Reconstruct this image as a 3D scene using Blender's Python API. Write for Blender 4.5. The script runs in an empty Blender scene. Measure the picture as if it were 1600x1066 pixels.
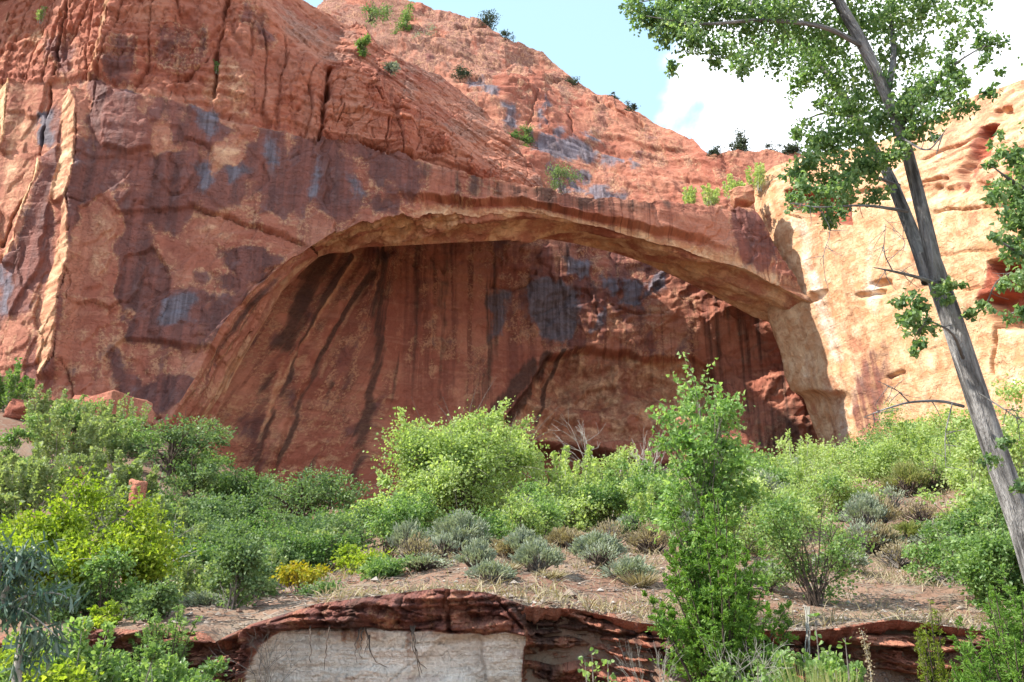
import bpy, math, random
import numpy as np
from mathutils import Vector
C = bpy.context.scene.collection
sc = bpy.context.scene
R = math.radians

# ------------------------------------------------------------------ camera, sky, sun, exposure
FPX, TH, CAMZ = 1333.33, R(16.0), 1.6          # focal length in photo pixels, upward tilt, eye height
cam = bpy.data.cameras.new('camera'); cam.lens = 30.0; cam.sensor_width = 36.0
cam.clip_start = 0.1; cam.clip_end = 3000
co = bpy.data.objects.new('camera', cam); C.objects.link(co)
co.location = (0, 0, CAMZ); co.rotation_euler = (R(90) + TH, 0, 0); sc.camera = co

SUN_AZ, SUN_EL = R(10.0), R(45.0)               # sun stands to the left (west), a little on the camera's side
sx, sy, sz = -math.cos(SUN_AZ)*math.cos(SUN_EL), -math.sin(SUN_AZ)*math.cos(SUN_EL), math.sin(SUN_EL)
sl = bpy.data.lights.new('sun', 'SUN'); sl.energy = 2.6; sl.angle = R(0.6); sl.color = (1.0, 0.93, 0.83)
so = bpy.data.objects.new('sun', sl); C.objects.link(so)
so.rotation_euler = Vector((sx, sy, sz)).to_track_quat('Z', 'Y').to_euler()
sc.view_settings.view_transform = 'Standard'; sc.view_settings.look = 'None'
sc.view_settings.gamma = 1.0; sc.view_settings.exposure = 2.05
sc.cycles.use_denoising = True
sc.cycles.max_bounces = 8; sc.cycles.diffuse_bounces = 4; sc.cycles.transmission_bounces = 4


class NT:
    """small helper for writing node trees"""
    def __init__(s, tree): s.t = tree; tree.nodes.clear()
    def n(s, typ, **kw):
        nd = s.t.nodes.new(typ)
        for k, v in kw.items(): setattr(nd, k, v)
        return nd
    def set(s, sock, v):
        if hasattr(v, 'is_linked') or isinstance(v, bpy.types.NodeSocket): s.t.links.new(v, sock)
        else:
            if isinstance(v, (tuple, list)) and len(v) == 3 and sock.type == 'RGBA': v = (*v, 1)
            sock.default_value = v
    def math(s, op, a, b=0.0, clamp=False):
        nd = s.n('ShaderNodeMath', operation=op, use_clamp=clamp); s.set(nd.inputs[0], a); s.set(nd.inputs[1], b); return nd.outputs[0]
    def add(s, a, b): return s.math('ADD', a, b)
    def mul(s, a, b): return s.math('MULTIPLY', a, b)
    def ss(s, x, lo, hi):
        nd = s.n('ShaderNodeMapRange', interpolation_type='SMOOTHSTEP'); s.set(nd.inputs[0], x); s.set(nd.inputs[1], lo); s.set(nd.inputs[2], hi); return nd.outputs[0]
    def lin(s, x, a, b, c, d):
        nd = s.n('ShaderNodeMapRange'); s.set(nd.inputs[0], x)
        for i, v in enumerate((a, b, c, d)): nd.inputs[i+1].default_value = v
        return nd.outputs[0]
    def mix(s, f, a, b, blend='MIX'):
        nd = s.n('ShaderNodeMix', data_type='RGBA', blend_type=blend); s.set(nd.inputs[0], f); s.set(nd.inputs[6], a); s.set(nd.inputs[7], b); return nd.outputs[2]
    def scale(s, vec, sc3):
        nd = s.n('ShaderNodeVectorMath', operation='MULTIPLY'); s.set(nd.inputs[0], vec); nd.inputs[1].default_value = sc3; return nd.outputs[0]
    def noise(s, vec, scale=1.0, detail=4.0, rough=0.55, dist=0.0):
        nd = s.n('ShaderNodeTexNoise'); s.set(nd.inputs['Vector'], vec); nd.inputs['Scale'].default_value = scale
        nd.inputs['Detail'].default_value = detail; nd.inputs['Roughness'].default_value = rough; nd.inputs['Distortion'].default_value = dist
        return nd.outputs[0]
    def attr(s, name): return s.n('ShaderNodeAttribute', attribute_name=name)


w = bpy.data.worlds.new('World'); sc.world = w; w.use_nodes = True
T = NT(w.node_tree)
sky = T.n('ShaderNodeTexSky', sky_type='NISHITA', sun_disc=False, sun_elevation=SUN_EL, sun_rotation=R(270) - SUN_AZ,
          altitude=1500.0, air_density=1.0, dust_density=1.0, ozone_density=1.0)
SKY_STR = 0.12
tc = T.n('ShaderNodeTexCoord').outputs['Generated']
cl = T.noise(T.scale(tc, (1.0, 1.0, 1.7)), 3.0, 9.0, 0.52, 0.15)
cl2 = T.noise(T.scale(tc, (1.0, 1.0, 2.2)), 1.2, 3.0, 0.5)
sep = T.n('ShaderNodeSeparateXYZ'); T.set(sep.inputs[0], tc)
bias = T.lin(sep.outputs[0], -0.15, 0.40, -0.10, 0.09)
low = T.lin(sep.outputs[2], 0.35, 0.72, 0.085, -0.08)
cf = T.ss(T.add(T.add(T.mul(cl, 1.15), T.add(T.mul(cl2, 0.3), -0.225)), T.add(bias, low)), 0.475, 0.575)
cloudcol = T.mix(T.noise(tc, 5.0, 5.0), (5.2, 5.3, 5.5), (3.7, 3.95, 4.4))
veil = T.mix(0.52, sky.outputs[0], (1.75, 2.55, 2.70))                     # thin bright haze of high cloud over the blue
skyc = T.mix(cf, veil, cloudcol)
bg = T.n('ShaderNodeBackground'); T.set(bg.inputs[0], skyc); bg.inputs[1].default_value = SKY_STR
ow = T.n('ShaderNodeOutputWorld'); T.t.links.new(bg.outputs[0], ow.inputs[0])


def tag(o, label=None, cat=None, group=None, kind=None):
    if label: o['label'] = label
    if cat: o['category'] = cat
    if group: o['group'] = group
    if kind: o['kind'] = kind
    return o


# ------------------------------------------------------------------ numbers: noise, pixels to points, distances
F32 = np.float32
_rs = np.random.RandomState(7)
_perm = np.concatenate([_rs.permutation(256)]*3).astype(np.int32)
_ang = _rs.rand(256)*2*np.pi
_gx, _gy = np.cos(_ang).astype(F32), np.sin(_ang).astype(F32)
def pn(x, y, seed=0):
    x = np.asarray(x, F32) + F32(seed*17.31); y = np.asarray(y, F32) + F32(seed*9.77)
    xi = np.floor(x).astype(np.int32); yi = np.floor(y).astype(np.int32)
    fx = x - xi; fy = y - yi; xi &= 255; yi &= 255
    def g(ix, iy, dx, dy):
        h = _perm[_perm[ix & 255] + (iy & 255)]
        return _gx[h]*dx + _gy[h]*dy
    u = fx*fx*fx*(fx*(fx*6-15)+10); v = fy*fy*fy*(fy*(fy*6-15)+10)
    a = g(xi, yi, fx, fy); b = g(xi+1, yi, fx-1, fy); c = g(xi, yi+1, fx, fy-1); d = g(xi+1, yi+1, fx-1, fy-1)
    return ((a + u*(b-a)) + v*((c + u*(d-c)) - (a + u*(b-a))))*F32(1.5)
def fbm(x, y, o=4, seed=0, gain=0.5):
    r = 0; a = 1.0
    for k in range(o):
        r = r + a*pn(x, y, seed + k*3.1); x = x*2.03; y = y*2.03; a *= gain
    return r
def cells(x, y, seed=0):
    """worley cells: distance to border (F2-F1), random id, offset from the cell's seed"""
    xi = np.floor(x).astype(np.int32); yi = np.floor(y).astype(np.int32)
    f1 = np.full(x.shape, 9., F32); f2 = f1.copy(); rid = np.zeros(x.shape, F32); ox = rid.copy(); oy = rid.copy()
    for i in (-1, 0, 1):
        for j in (-1, 0, 1):
            h = _perm[_perm[(xi+i+seed*31) & 255] + ((yi+j) & 255)]
            px = xi + i + h/255.0; py = yi + j + _perm[h+1]/255.0
            dx = (x-px).astype(F32); dy = (y-py).astype(F32); d = np.sqrt(dx*dx+dy*dy)
            m = d < f1
            f2 = np.where(m, f1, np.minimum(f2, d)); f1 = np.where(m, d, f1)
            rid = np.where(m, _perm[h+2]/255.0, rid); ox = np.where(m, dx, ox); oy = np.where(m, dy, oy)
    return f2-f1, rid, ox, oy
def quant(f, st, w=.10):
    """turn smooth relief into flat slabs with crisp edges"""
    q = f/st; i = np.floor(q); return st*(i+sst(q-i, .5-w, .5+w))
def sst(x, a, b):
    t = np.clip((x-a)/(b-a), 0, 1); return t*t*(3-2*t)
def at(u, v, Y):
    dx = (np.asarray(u, float)-800)/FPX; dv = (533-np.asarray(v, float))/FPX
    dy = math.cos(TH) - dv*math.sin(TH); dz = math.sin(TH) + dv*math.cos(TH)
    k = Y/dy
    return dx*k, Y + 0*dx, CAMZ + dz*k
def proj(x, y, z):
    z = z - CAMZ
    f = y*math.cos(TH) + z*math.sin(TH); up = -y*math.sin(TH) + z*math.cos(TH)
    return 800 + FPX*x/f, 533 - FPX*up/f
def cast(S, u, v, Y0=60.0):
    """where the sight line through a photo pixel meets the base surface Y = S(x, z)"""
    u = np.asarray(u, float); v = np.asarray(v, float); Y = np.full(u.shape, Y0)
    for _ in range(80):
        x, y, z = at(u, v, Y); Y = Y + 0.5*(S(x, z)-Y)
    return at(u, v, Y)
def sdpoly(u, v, poly, pad=40):
    p = np.asarray(poly, float); out = np.full(u.shape, -float(pad), F32)
    m = (u > p[:, 0].min()-pad) & (u < p[:, 0].max()+pad) & (v > p[:, 1].min()-pad) & (v < p[:, 1].max()+pad)
    if not m.any(): return out
    uu, vv = u[m], v[m]; d = np.full(uu.shape, 1e9); ins = np.zeros(uu.shape, bool)
    for i in range(len(p)):
        a, b = p[i], p[(i+1) % len(p)]; e = b-a
        t = np.clip(((uu-a[0])*e[0]+(vv-a[1])*e[1])/(e@e+1e-9), 0, 1)
        d = np.minimum(d, np.hypot(uu-a[0]-t*e[0], vv-a[1]-t*e[1]))
        c = (a[1] > vv) != (b[1] > vv)
        with np.errstate(divide='ignore', invalid='ignore'):
            ins ^= c & (uu < (b[0]-a[0])*(vv-a[1])/(b[1]-a[1]+1e-12)+a[0])
    out[m] = np.clip(np.where(ins, d, -d), -pad, pad); return out
def sdline(u, v, pts, pad=60):
    p = np.asarray(pts, float); out = np.full(u.shape, float(pad), F32)
    m = (u > p[:, 0].min()-pad) & (u < p[:, 0].max()+pad) & (v > p[:, 1].min()-pad) & (v < p[:, 1].max()+pad)
    if not m.any(): return out
    uu, vv = u[m], v[m]; d = np.full(uu.shape, float(pad))
    for i in range(len(p)-1):
        a, b = p[i], p[i+1]; e = b-a
        t = np.clip(((uu-a[0])*e[0]+(vv-a[1])*e[1])/(e@e+1e-9), 0, 1)
        d = np.minimum(d, np.hypot(uu-a[0]-t*e[0], vv-a[1]-t*e[1]))
    out[m] = d; return out
def lerpl(xs, pts):
    p = np.asarray(pts, float); return np.interp(xs, p[:, 0], p[:, 1])

def link_mesh(name, V, faces_flat, nper, mat, parent=None, smooth=True, attrs=None, fattrs=None):
    """V (n,3); faces_flat: index array; nper: verts per face (int or array)"""
    me = bpy.data.meshes.new(name); V = np.ascontiguousarray(V, F32); faces_flat = np.ascontiguousarray(faces_flat, np.int32).ravel()
    me.vertices.add(len(V)); me.vertices.foreach_set('co', V.ravel())
    nf = len(faces_flat)//nper
    me.loops.add(len(faces_flat)); me.loops.foreach_set('vertex_index', faces_flat)
    me.polygons.add(nf); me.polygons.foreach_set('loop_start', np.arange(nf, dtype=np.int32)*nper)
    me.update(calc_edges=True); me.validate()
    me.polygons.foreach_set('use_smooth', np.full(len(me.polygons), smooth, bool))
    for k, a in (attrs or {}).items():
        a = np.ascontiguousarray(a, F32)
        if a.ndim == 2 and a.shape[1] == 4: at_ = me.attributes.new(k, 'FLOAT_COLOR', 'POINT'); at_.data.foreach_set('color', a.ravel())
        elif a.ndim == 2: at_ = me.attributes.new(k, 'FLOAT_VECTOR', 'POINT'); at_.data.foreach_set('vector', a.ravel())
        else: at_ = me.attributes.new(k, 'FLOAT', 'POINT'); at_.data.foreach_set('value', a)
    for k, a in (fattrs or {}).items():
        at_ = me.attributes.new(k, 'FLOAT', 'FACE'); at_.data.foreach_set('value', np.ascontiguousarray(a, F32))
    if mat: me.materials.append(mat)
    o = bpy.data.objects.new(name, me); C.objects.link(o)
    if parent: o.parent = parent
    return o
def gridfaces(nr, nc, base=0, flip=False, wrap=False):
    i = np.arange(nr-1)[:, None]*nc + np.arange(nc-1)[None, :] + base
    q = np.stack([i, i+1, i+nc+1, i+nc], -1).reshape(-1, 4)
    return q[:, ::-1] if flip else q
class Sheets:
    """several grids collected into one mesh"""
    def __init__(s): s.V = []; s.F = []; s.A = {}; s.n = 0
    def add(s, P, attrs, flip=False):
        nr, nc = P.shape[:2]
        s.F.append(gridfaces(nr, nc, s.n, flip)); s.V.append(P.reshape(-1, 3)); s.n += nr*nc
        for k, a in attrs.items(): s.A.setdefault(k, []).append(a.reshape(nr*nc, -1))
    def build(s, name, mat):
        return link_mesh(name, np.concatenate(s.V), np.concatenate(s.F), 4, mat,
                         attrs={k: (np.concatenate(a) if a[0].shape[1] > 1 else np.concatenate(a).ravel()) for k, a in s.A.items()})

def pack(u, v, wc, **f):
    z = np.zeros(u.shape, F32)
    g = lambda k: np.clip(f.get(k, z) + z, -1, 2)
    return {'fa': np.stack([g('varn'), g('streak'), g('buff'), g('blue')], -1),
            'fb': np.stack([g('black'), g('white'), g('red'), g('grey')], -1), 'wc': wc}

# ------------------------------------------------------------------ rock material
def rock_material():
    m = bpy.data.materials.new('sandstone'); m.use_nodes = True; T = NT(m.node_tree)
    fa = T.attr('fa'); fb = T.attr('fb'); wc = T.attr('wc').outputs['Vector']
    sa = T.n('ShaderNodeSeparateColor'); T.set(sa.inputs[0], fa.outputs[0]); sb = T.n('ShaderNodeSeparateColor'); T.set(sb.inputs[0], fb.outputs[0])
    varn, streak, buff, blue = sa.outputs[0], sa.outputs[1], sa.outputs[2], fa.outputs['Alpha']
    black, white, red, grey = sb.outputs[0], sb.outputs[1], sb.outputs[2], fb.outputs['Alpha']
    nl = T.noise(wc, 0.16, 5, 0.6); nm = T.noise(wc, 0.9, 6, 0.64, 0.3); nf = T.noise(wc, 5.0, 4, 0.68)
    st = T.noise(T.scale(wc, (0.12, 0.12, 1.5)), 1.0, 4, 0.6, 0.4)
    vs = T.noise(T.scale(wc, (1.3, 0.5, 0.045)), 1.0, 4, 0.6)           # vertical water streaks
    vs2 = T.noise(T.scale(wc, (2.6, 0.8, 0.07)), 1.0, 3, 0.55)
    mot = T.add(T.add(T.mul(T.add(nm, -0.5), 1.05), T.mul(T.add(nf, -0.5), 0.5)), T.mul(T.add(nl, -0.5), 0.5))
    col = T.mix(T.ss(nl, 0.36, 0.64), (0.288, 0.103, 0.070), (0.410, 0.180, 0.120))
    col = T.mix(T.ss(nm, 0.52, 0.70), col, (0.42, 0.190, 0.125))
    col = T.mix(T.mul(T.ss(st, 0.52, 0.68), 0.28), col, (0.46, 0.245, 0.172))
    col = T.mix(T.ss(T.add(red, T.mul(mot, 0.8)), 0.3, 0.9), col, T.mix(T.ss(st, 0.4, 0.6), (0.262, 0.073, 0.045), (0.388, 0.138, 0.084)))
    col = T.mix(T.mul(T.ss(T.add(grey, mot), 0.4, 0.7), 0.75), col, T.mix(T.ss(nf, 0.4, 0.6), (0.22, 0.116, 0.092), (0.335, 0.20, 0.155)))
    buffc = T.mix(T.ss(nm, 0.35, 0.65), (0.48, 0.252, 0.130), (0.65, 0.435, 0.27))
    col = T.mix(T.ss(T.add(buff, T.mul(mot, .55)), 0.30, 0.74), col, buffc)
    whitec = T.mix(T.ss(st, 0.42, 0.6), (0.70, 0.60, 0.50), (0.83, 0.77, 0.70))
    col = T.mix(T.ss(T.add(white, T.mul(mot, 0.45)), 0.30, 0.80), col, whitec)
    # red-brown streaks, then dark patches of varnish, then sky sheen painted blue-grey, then black for water stains and a painted shadow
    sk = T.mul(T.ss(T.add(T.mul(vs, 0.7), T.mul(vs2, 0.3)), 0.50, 0.60), T.math('MINIMUM', streak, 1.0))
    col = T.mix(T.mul(T.mul(sk, T.ss(nl, .36, .6)), 0.75), col, (0.130, 0.046, 0.034))
    vs0 = T.noise(T.scale(wc, (0.34, 0.2, 0.018)), 1.0, 4, 0.62)           # broad curtains of stain
    col = T.mix(T.mul(T.mul(T.ss(T.add(T.mul(vs0, .80), T.mul(vs2, .20)), 0.50, 0.60), T.math('MINIMUM', streak, 1.0)), 0.66), col, (0.145, 0.056, 0.046))
    varc = T.mix(T.ss(T.add(T.mul(vs, .6), T.mul(nl, .4)), 0.36, 0.62), (0.088, 0.044, 0.042), (0.215, 0.083, 0.066))
    varc = T.mix(T.mul(T.ss(vs2, 0.5, 0.62), .35), varc, (0.085, 0.040, 0.036))
    varc = T.mix(T.mul(T.ss(nm, 0.5, 0.66), 0.45), varc, (0.112, 0.074, 0.078))
    mv = T.ss(T.add(T.add(varn, mot), T.mul(T.add(vs, -0.5), 0.9)), 0.30, 0.78)
    edge = T.mul(T.mul(T.mul(mv, T.math('SUBTRACT', 1.0, mv)), 3.2), T.ss(T.add(nf, T.mul(T.add(nm, -.5), .6)), .46, .60))   # pale flaked rims
    col = T.mix(T.mul(mv, 0.92), col, varc)
    col = T.mix(T.mul(edge, .75), col, (0.50, 0.285, 0.165))
    mb = T.ss(T.add(T.add(blue, T.mul(mot, 0.8)), T.mul(T.add(vs, -.5), .7)), 0.32, 0.80)
    col = T.mix(T.mul(mb, 0.9), col, T.mix(T.ss(vs2, 0.4, 0.6), (0.098, 0.090, 0.108), (0.168, 0.155, 0.185)))
    mk = T.ss(T.add(black, T.add(T.mul(T.add(vs, -0.5), 1.6), T.mul(mot, 0.35))), 0.34, 0.80)
    col = T.mix(T.mul(mk, 0.86), col, T.mix(nf, (0.045, 0.030, 0.027), (0.105, 0.058, 0.046)))
    col = T.mix(1.0, col, T.mix(nf, (0.76, 0.76, 0.76), (1.24, 1.22, 1.2)), 'MULTIPLY')
    pit = T.ss(T.noise(T.scale(wc, (1.6, 1.6, 2.6)), 1.1, 4, 0.7), 0.64, 0.70)
    bs = T.n('ShaderNodeBsdfPrincipled'); T.set(bs.inputs['Base Color'], col)
    T.set(bs.inputs['Roughness'], T.lin(T.math('MAXIMUM', mv, mb), 0, 1, 0.92, 0.70)); bs.inputs['Specular IOR Level'].default_value = 0.10
    h = T.add(T.add(T.mul(nm, 0.36), T.mul(nf, 0.20)), T.add(T.mul(st, 0.45), T.mul(pit, -0.10)))
    fl = T.add(T.add(T.ss(nm, .435, .447), T.ss(nm, .505, .514)), T.add(T.ss(nm, .57, .58), T.ss(nl, .5, .506)))   # thin exfoliated flakes
    h = T.add(T.add(h, T.mul(mv, 0.03)), T.mul(fl, 0.16))
    bp = T.n('ShaderNodeBump'); bp.inputs['Strength'].default_value = 0.85; bp.inputs['Distance'].default_value = 0.35
    T.set(bp.inputs['Height'], h); T.t.links.new(bp.outputs[0], bs.inputs['Normal'])
    o = T.n('ShaderNodeOutputMaterial'); T.t.links.new(bs.outputs[0], o.inputs[0]); return m
ROCK = rock_material()
# ------------------------------------------------------------------ the left cliff and the arch: one rock face, seen slightly from its right
CREST = [(-400, -700), (250, -240), (330, -90), (390, -30), (440, 35), (500, 82), (545, 86), (600, 112), (650, 155), (700, 200), (760, 246), (850, 285), (950, 300)]
def Yplain(x, z):
    a = 60 + 0.287*x; b = 51.7 - 0.42*(x+29)
    return 0.5*(a+b+np.sqrt((a-b)**2+2.0)) + 0.05*(z-12)
_cx, _cy, _cz = cast(Yplain, *np.array(CREST, float).T)
def zcrest(x): return np.interp(x, _cx, np.minimum(_cz, 47.0))
def splus(t, k): return np.where(t/k > 20, t, k*np.log1p(np.exp(np.clip(t/k, -30, 20))))
def Yf(x, z): return Yplain(x, z) + 0.9*splus(z-zcrest(x), 0.6)
N_F = np.array([0.276, -0.961, 0.0], F32)
TIER = [(-200, 160), (60, 130), (100, 122), (145, 120), (225, 150), (300, 160), (335, 185), (400, 197), (490, 213), (560, 222), (640, 246), (740, 271), (840, 288), (1200, 330)]

VARN = [[(143, 122), (215, 152), (228, 186), (238, 202), (238, 232), (200, 238), (160, 228), (140, 200)],
        [(160, 40), (205, 52), (212, 100), (200, 126), (158, 118)], [(235, 32), (330, 34), (322, 100), (275, 118), (235, 84)],
        [(118, 205), (140, 240), (230, 238), (222, 246), (196, 280), (165, 296), (140, 316), (126, 325), (108, 420), (95, 520), (75, 600), (84, 520), (104, 400), (112, 300)],
        [(62, 165), (82, 160), (95, 222), (62, 226)], [(52, 300), (88, 232), (92, 262), (78, 312), (86, 350), (60, 420), (40, 480), (18, 480), (24, 410), (34, 360)],
        [(245, 158), (300, 164), (340, 175), (362, 208), (338, 232), (300, 220), (268, 210), (240, 190)],
        [(330, 236), (362, 256), (378, 226), (394, 203), (430, 203), (450, 240), (472, 208), (492, 214), (490, 300), (470, 332), (430, 338), (400, 327), (340, 325), (303, 298), (318, 256)],
        [(498, 216), (560, 224), (600, 248), (606, 330), (520, 338), (500, 322), (494, 280)],
        [(585, 232), (645, 250), (662, 300), (640, 332), (606, 330)],
        [(242, 456), (300, 450), (370, 470), (346, 540), (300, 545), (232, 527), (193, 520), (188, 497), (238, 490)],
        [(180, 540), (212, 604), (262, 582), (302, 600), (252, 642), (190, 652), (174, 620)],
        [(195, 402), (225, 386), (250, 396), (265, 432), (255, 470), (215, 482), (184, 456)],
        [(190, 310), (250, 300), (300, 312), (292, 345), (270, 362), (240, 350), (232, 390), (180, 395), (178, 340)],
        [(310, 426), (345, 420), (392, 442), (380, 457), (314, 442)], [(200, 250), (262, 236), (300, 240), (330, 260), (300, 320), (240, 300), (215, 280)],
        [(320, 360), (390, 380), (440, 400), (400, 440), (330, 400)], [(380, 0), (420, 20), (430, 60), (400, 70), (370, 30)], [(70, 55), (110, 50), (118, 116), (85, 116)],
        [(1140, 322), (1178, 325), (1205, 385), (1195, 420), (1165, 395)], [(0, 405), (46, 412), (42, 490), (0, 496)], [(200, 340), (215, 350), (210, 470), (195, 470)]]
BUFFP = [[(325, 240), (352, 222), (388, 200), (440, 200), (390, 222), (376, 252), (350, 262), (326, 276)], [(0, 120), (62, 125), (66, 190), (40, 230), (0, 260)],
         [(140, 330), (165, 300), (182, 332), (176, 470), (150, 505), (133, 420)], [(305, 120), (350, 80), (400, 110), (390, 190), (330, 170)], [(250, 205), (262, 215), (262, 230), (250, 226)],
         [(260, 290), (280, 285), (282, 300), (262, 305)], [(280, 340), (330, 345), (440, 380), (420, 392), (330, 372)], [(30, 240), (70, 260), (50, 320), (0, 340), (0, 260)],
         [(385, 290), (430, 240), (436, 252), (400, 320), (380, 330)], [(545, 232), (575, 262), (598, 300), (592, 306), (560, 268), (540, 240)], [(600, 255), (640, 330), (628, 330), (604, 280)],
         [(345, 180), (400, 195), (395, 206), (345, 200)]]
BLUEP = [[(308, 168), (342, 178), (346, 210), (326, 224), (312, 206)], [(490, 246), (500, 246), (497, 304), (486, 306)], [(310, 262), (330, 240), (334, 262), (318, 300), (304, 300)],
         [(250, 462), (300, 458), (300, 505), (250, 500)], [(0, 412), (22, 418), (20, 490), (0, 494)], [(545, 276), (572, 280), (570, 310), (548, 306)], [(62, 170), (78, 168), (80, 215), (64, 220)],
         [(352, 262), (380, 258), (390, 270), (360, 285)], [(420, 215), (440, 250), (430, 262), (416, 240)]]
# (polygon, height in metres, softness of its edge in pixels): slabs that stand proud (+) or have fallen away (-)
SLABS = [(VARN[0], 0.28, 3), ([(160, 180), (215, 196), (230, 190), (238, 232), (200, 238), (160, 228)], 0.22, 2), ([(118, 240), (222, 246), (196, 280), (165, 296), (138, 318), (126, 328), (108, 420), (80, 600), (180, 600), (180, 330)], -0.22, 2),
         ([(195, 400), (225, 384), (232, 378), (250, 396), (265, 432), (262, 460), (215, 486), (182, 456)], -0.35, 3), ([(305, 318), (345, 332), (395, 350), (440, 366), (480, 384), (440, 425), (395, 450), (330, 520), (250, 640), (180, 640), (180, 330)], -0.35, 4),
         ([(290, 215), (322, 222), (336, 234), (326, 262), (300, 300), (262, 305), (262, 240)], -0.30, 3), (VARN[10], 0.18, 3), ([(345, 545), (232, 527), (190, 520), (160, 560), (170, 660), (250, 660), (300, 600)], -0.3, 3),
         ([(160, 40), (215, 50), (225, 100), (205, 128), (150, 118)], 0.2, 4), ([(225, 88), (262, 60), (300, 90), (300, 120), (270, 130), (225, 110)], -0.2, 3),
         ([(60, 250), (90, 222), (90, 262), (60, 420), (20, 500), (10, 420)], 0.35, 4), ([(0, 330), (20, 340), (30, 400), (0, 410)], -0.4, 4), ([(355, 0), (505, 95), (500, 212), (400, 196), (335, 170), (338, 100)], 0.35, 10),
         ([(520, 105), (540, 88), (600, 112), (650, 160), (655, 240), (560, 222), (500, 213), (506, 180)], 0.55, 12), ([(640, 215), (660, 190), (760, 250), (740, 270), (660, 250)], -0.25, 6)]
CRACKS = [([(356, -20), (350, 40), (337, 95), (336, 155)], 7, 1.3), ([(517, 92), (512, 130), (505, 178), (499, 216)], 7, 1.4), ([(104, -10), (92, 58), (84, 118)], 5, 1.0), ([(78, 128), (62, 240), (45, 300), (14, 352), (0, 385)], 4, 0.8),
          ([(150, 125), (143, 180), (132, 205)], 2.5, 0.3), ([(207, 313), (238, 322), (268, 332)], 2.4, 0.4), ([(303, 318), (340, 334), (392, 352), (432, 367), (472, 381)], 2.6, .45), ([(290, 216), (318, 222), (334, 236)], 3, 0.35),
          ([(215, 70), (240, 85), (262, 70)], 2.5, 0.25), ([(270, 125), (300, 112), (325, 90)], 3.5, 0.4), ([(395, 110), (398, 160)], 2, 0.3), ([(440, 150), (442, 165)], 2, 0.4), ([(585, 125), (600, 150)], 3, 0.4),
          ([(610, 180), (606, 210), (612, 235)], 3, 0.4), ([(540, 160), (528, 180)], 3, 0.4), ([(248, 505), (262, 470)], 2, 0.2), ([(182, 522), (240, 528), (305, 546)], 3, 0.3), ([(220, 606), (262, 612)], 2.5, 0.3),
          ([(430, 415), (395, 448), (350, 505)], 3, 0.35), ([(560, 215), (640, 238), (740, 265), (845, 285)], 6, 0.5), ([(125, 640), (180, 640), (250, 655)], 3, 0.5), ([(95, 560), (110, 600), (108, 640)], 3, 0.4), ([(285, 218), (250, 228), (238, 236)], 1.6, 0.15)]
PILLARS = [([(95, 152), (108, 135), (120, 165), (122, 210), (118, 260), (108, 316), (78, 318), (84, 280), (94, 240), (94, 190)], 0.9), ([(98, 318), (110, 318), (112, 400), (96, 470), (86, 560), (70, 585), (58, 592), (60, 520), (74, 440), (92, 370)], 1.0),
           ([(162, -20), (175, -20), (160, 62), (146, 112), (136, 120), (150, 60)], 0.8), ([(0, 135), (16, 130), (8, 220), (0, 240)], 0.7), ([(45, 300), (60, 250), (66, 262), (40, 340), (10, 420), (0, 400), (20, 360)], 0.6)]

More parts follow.
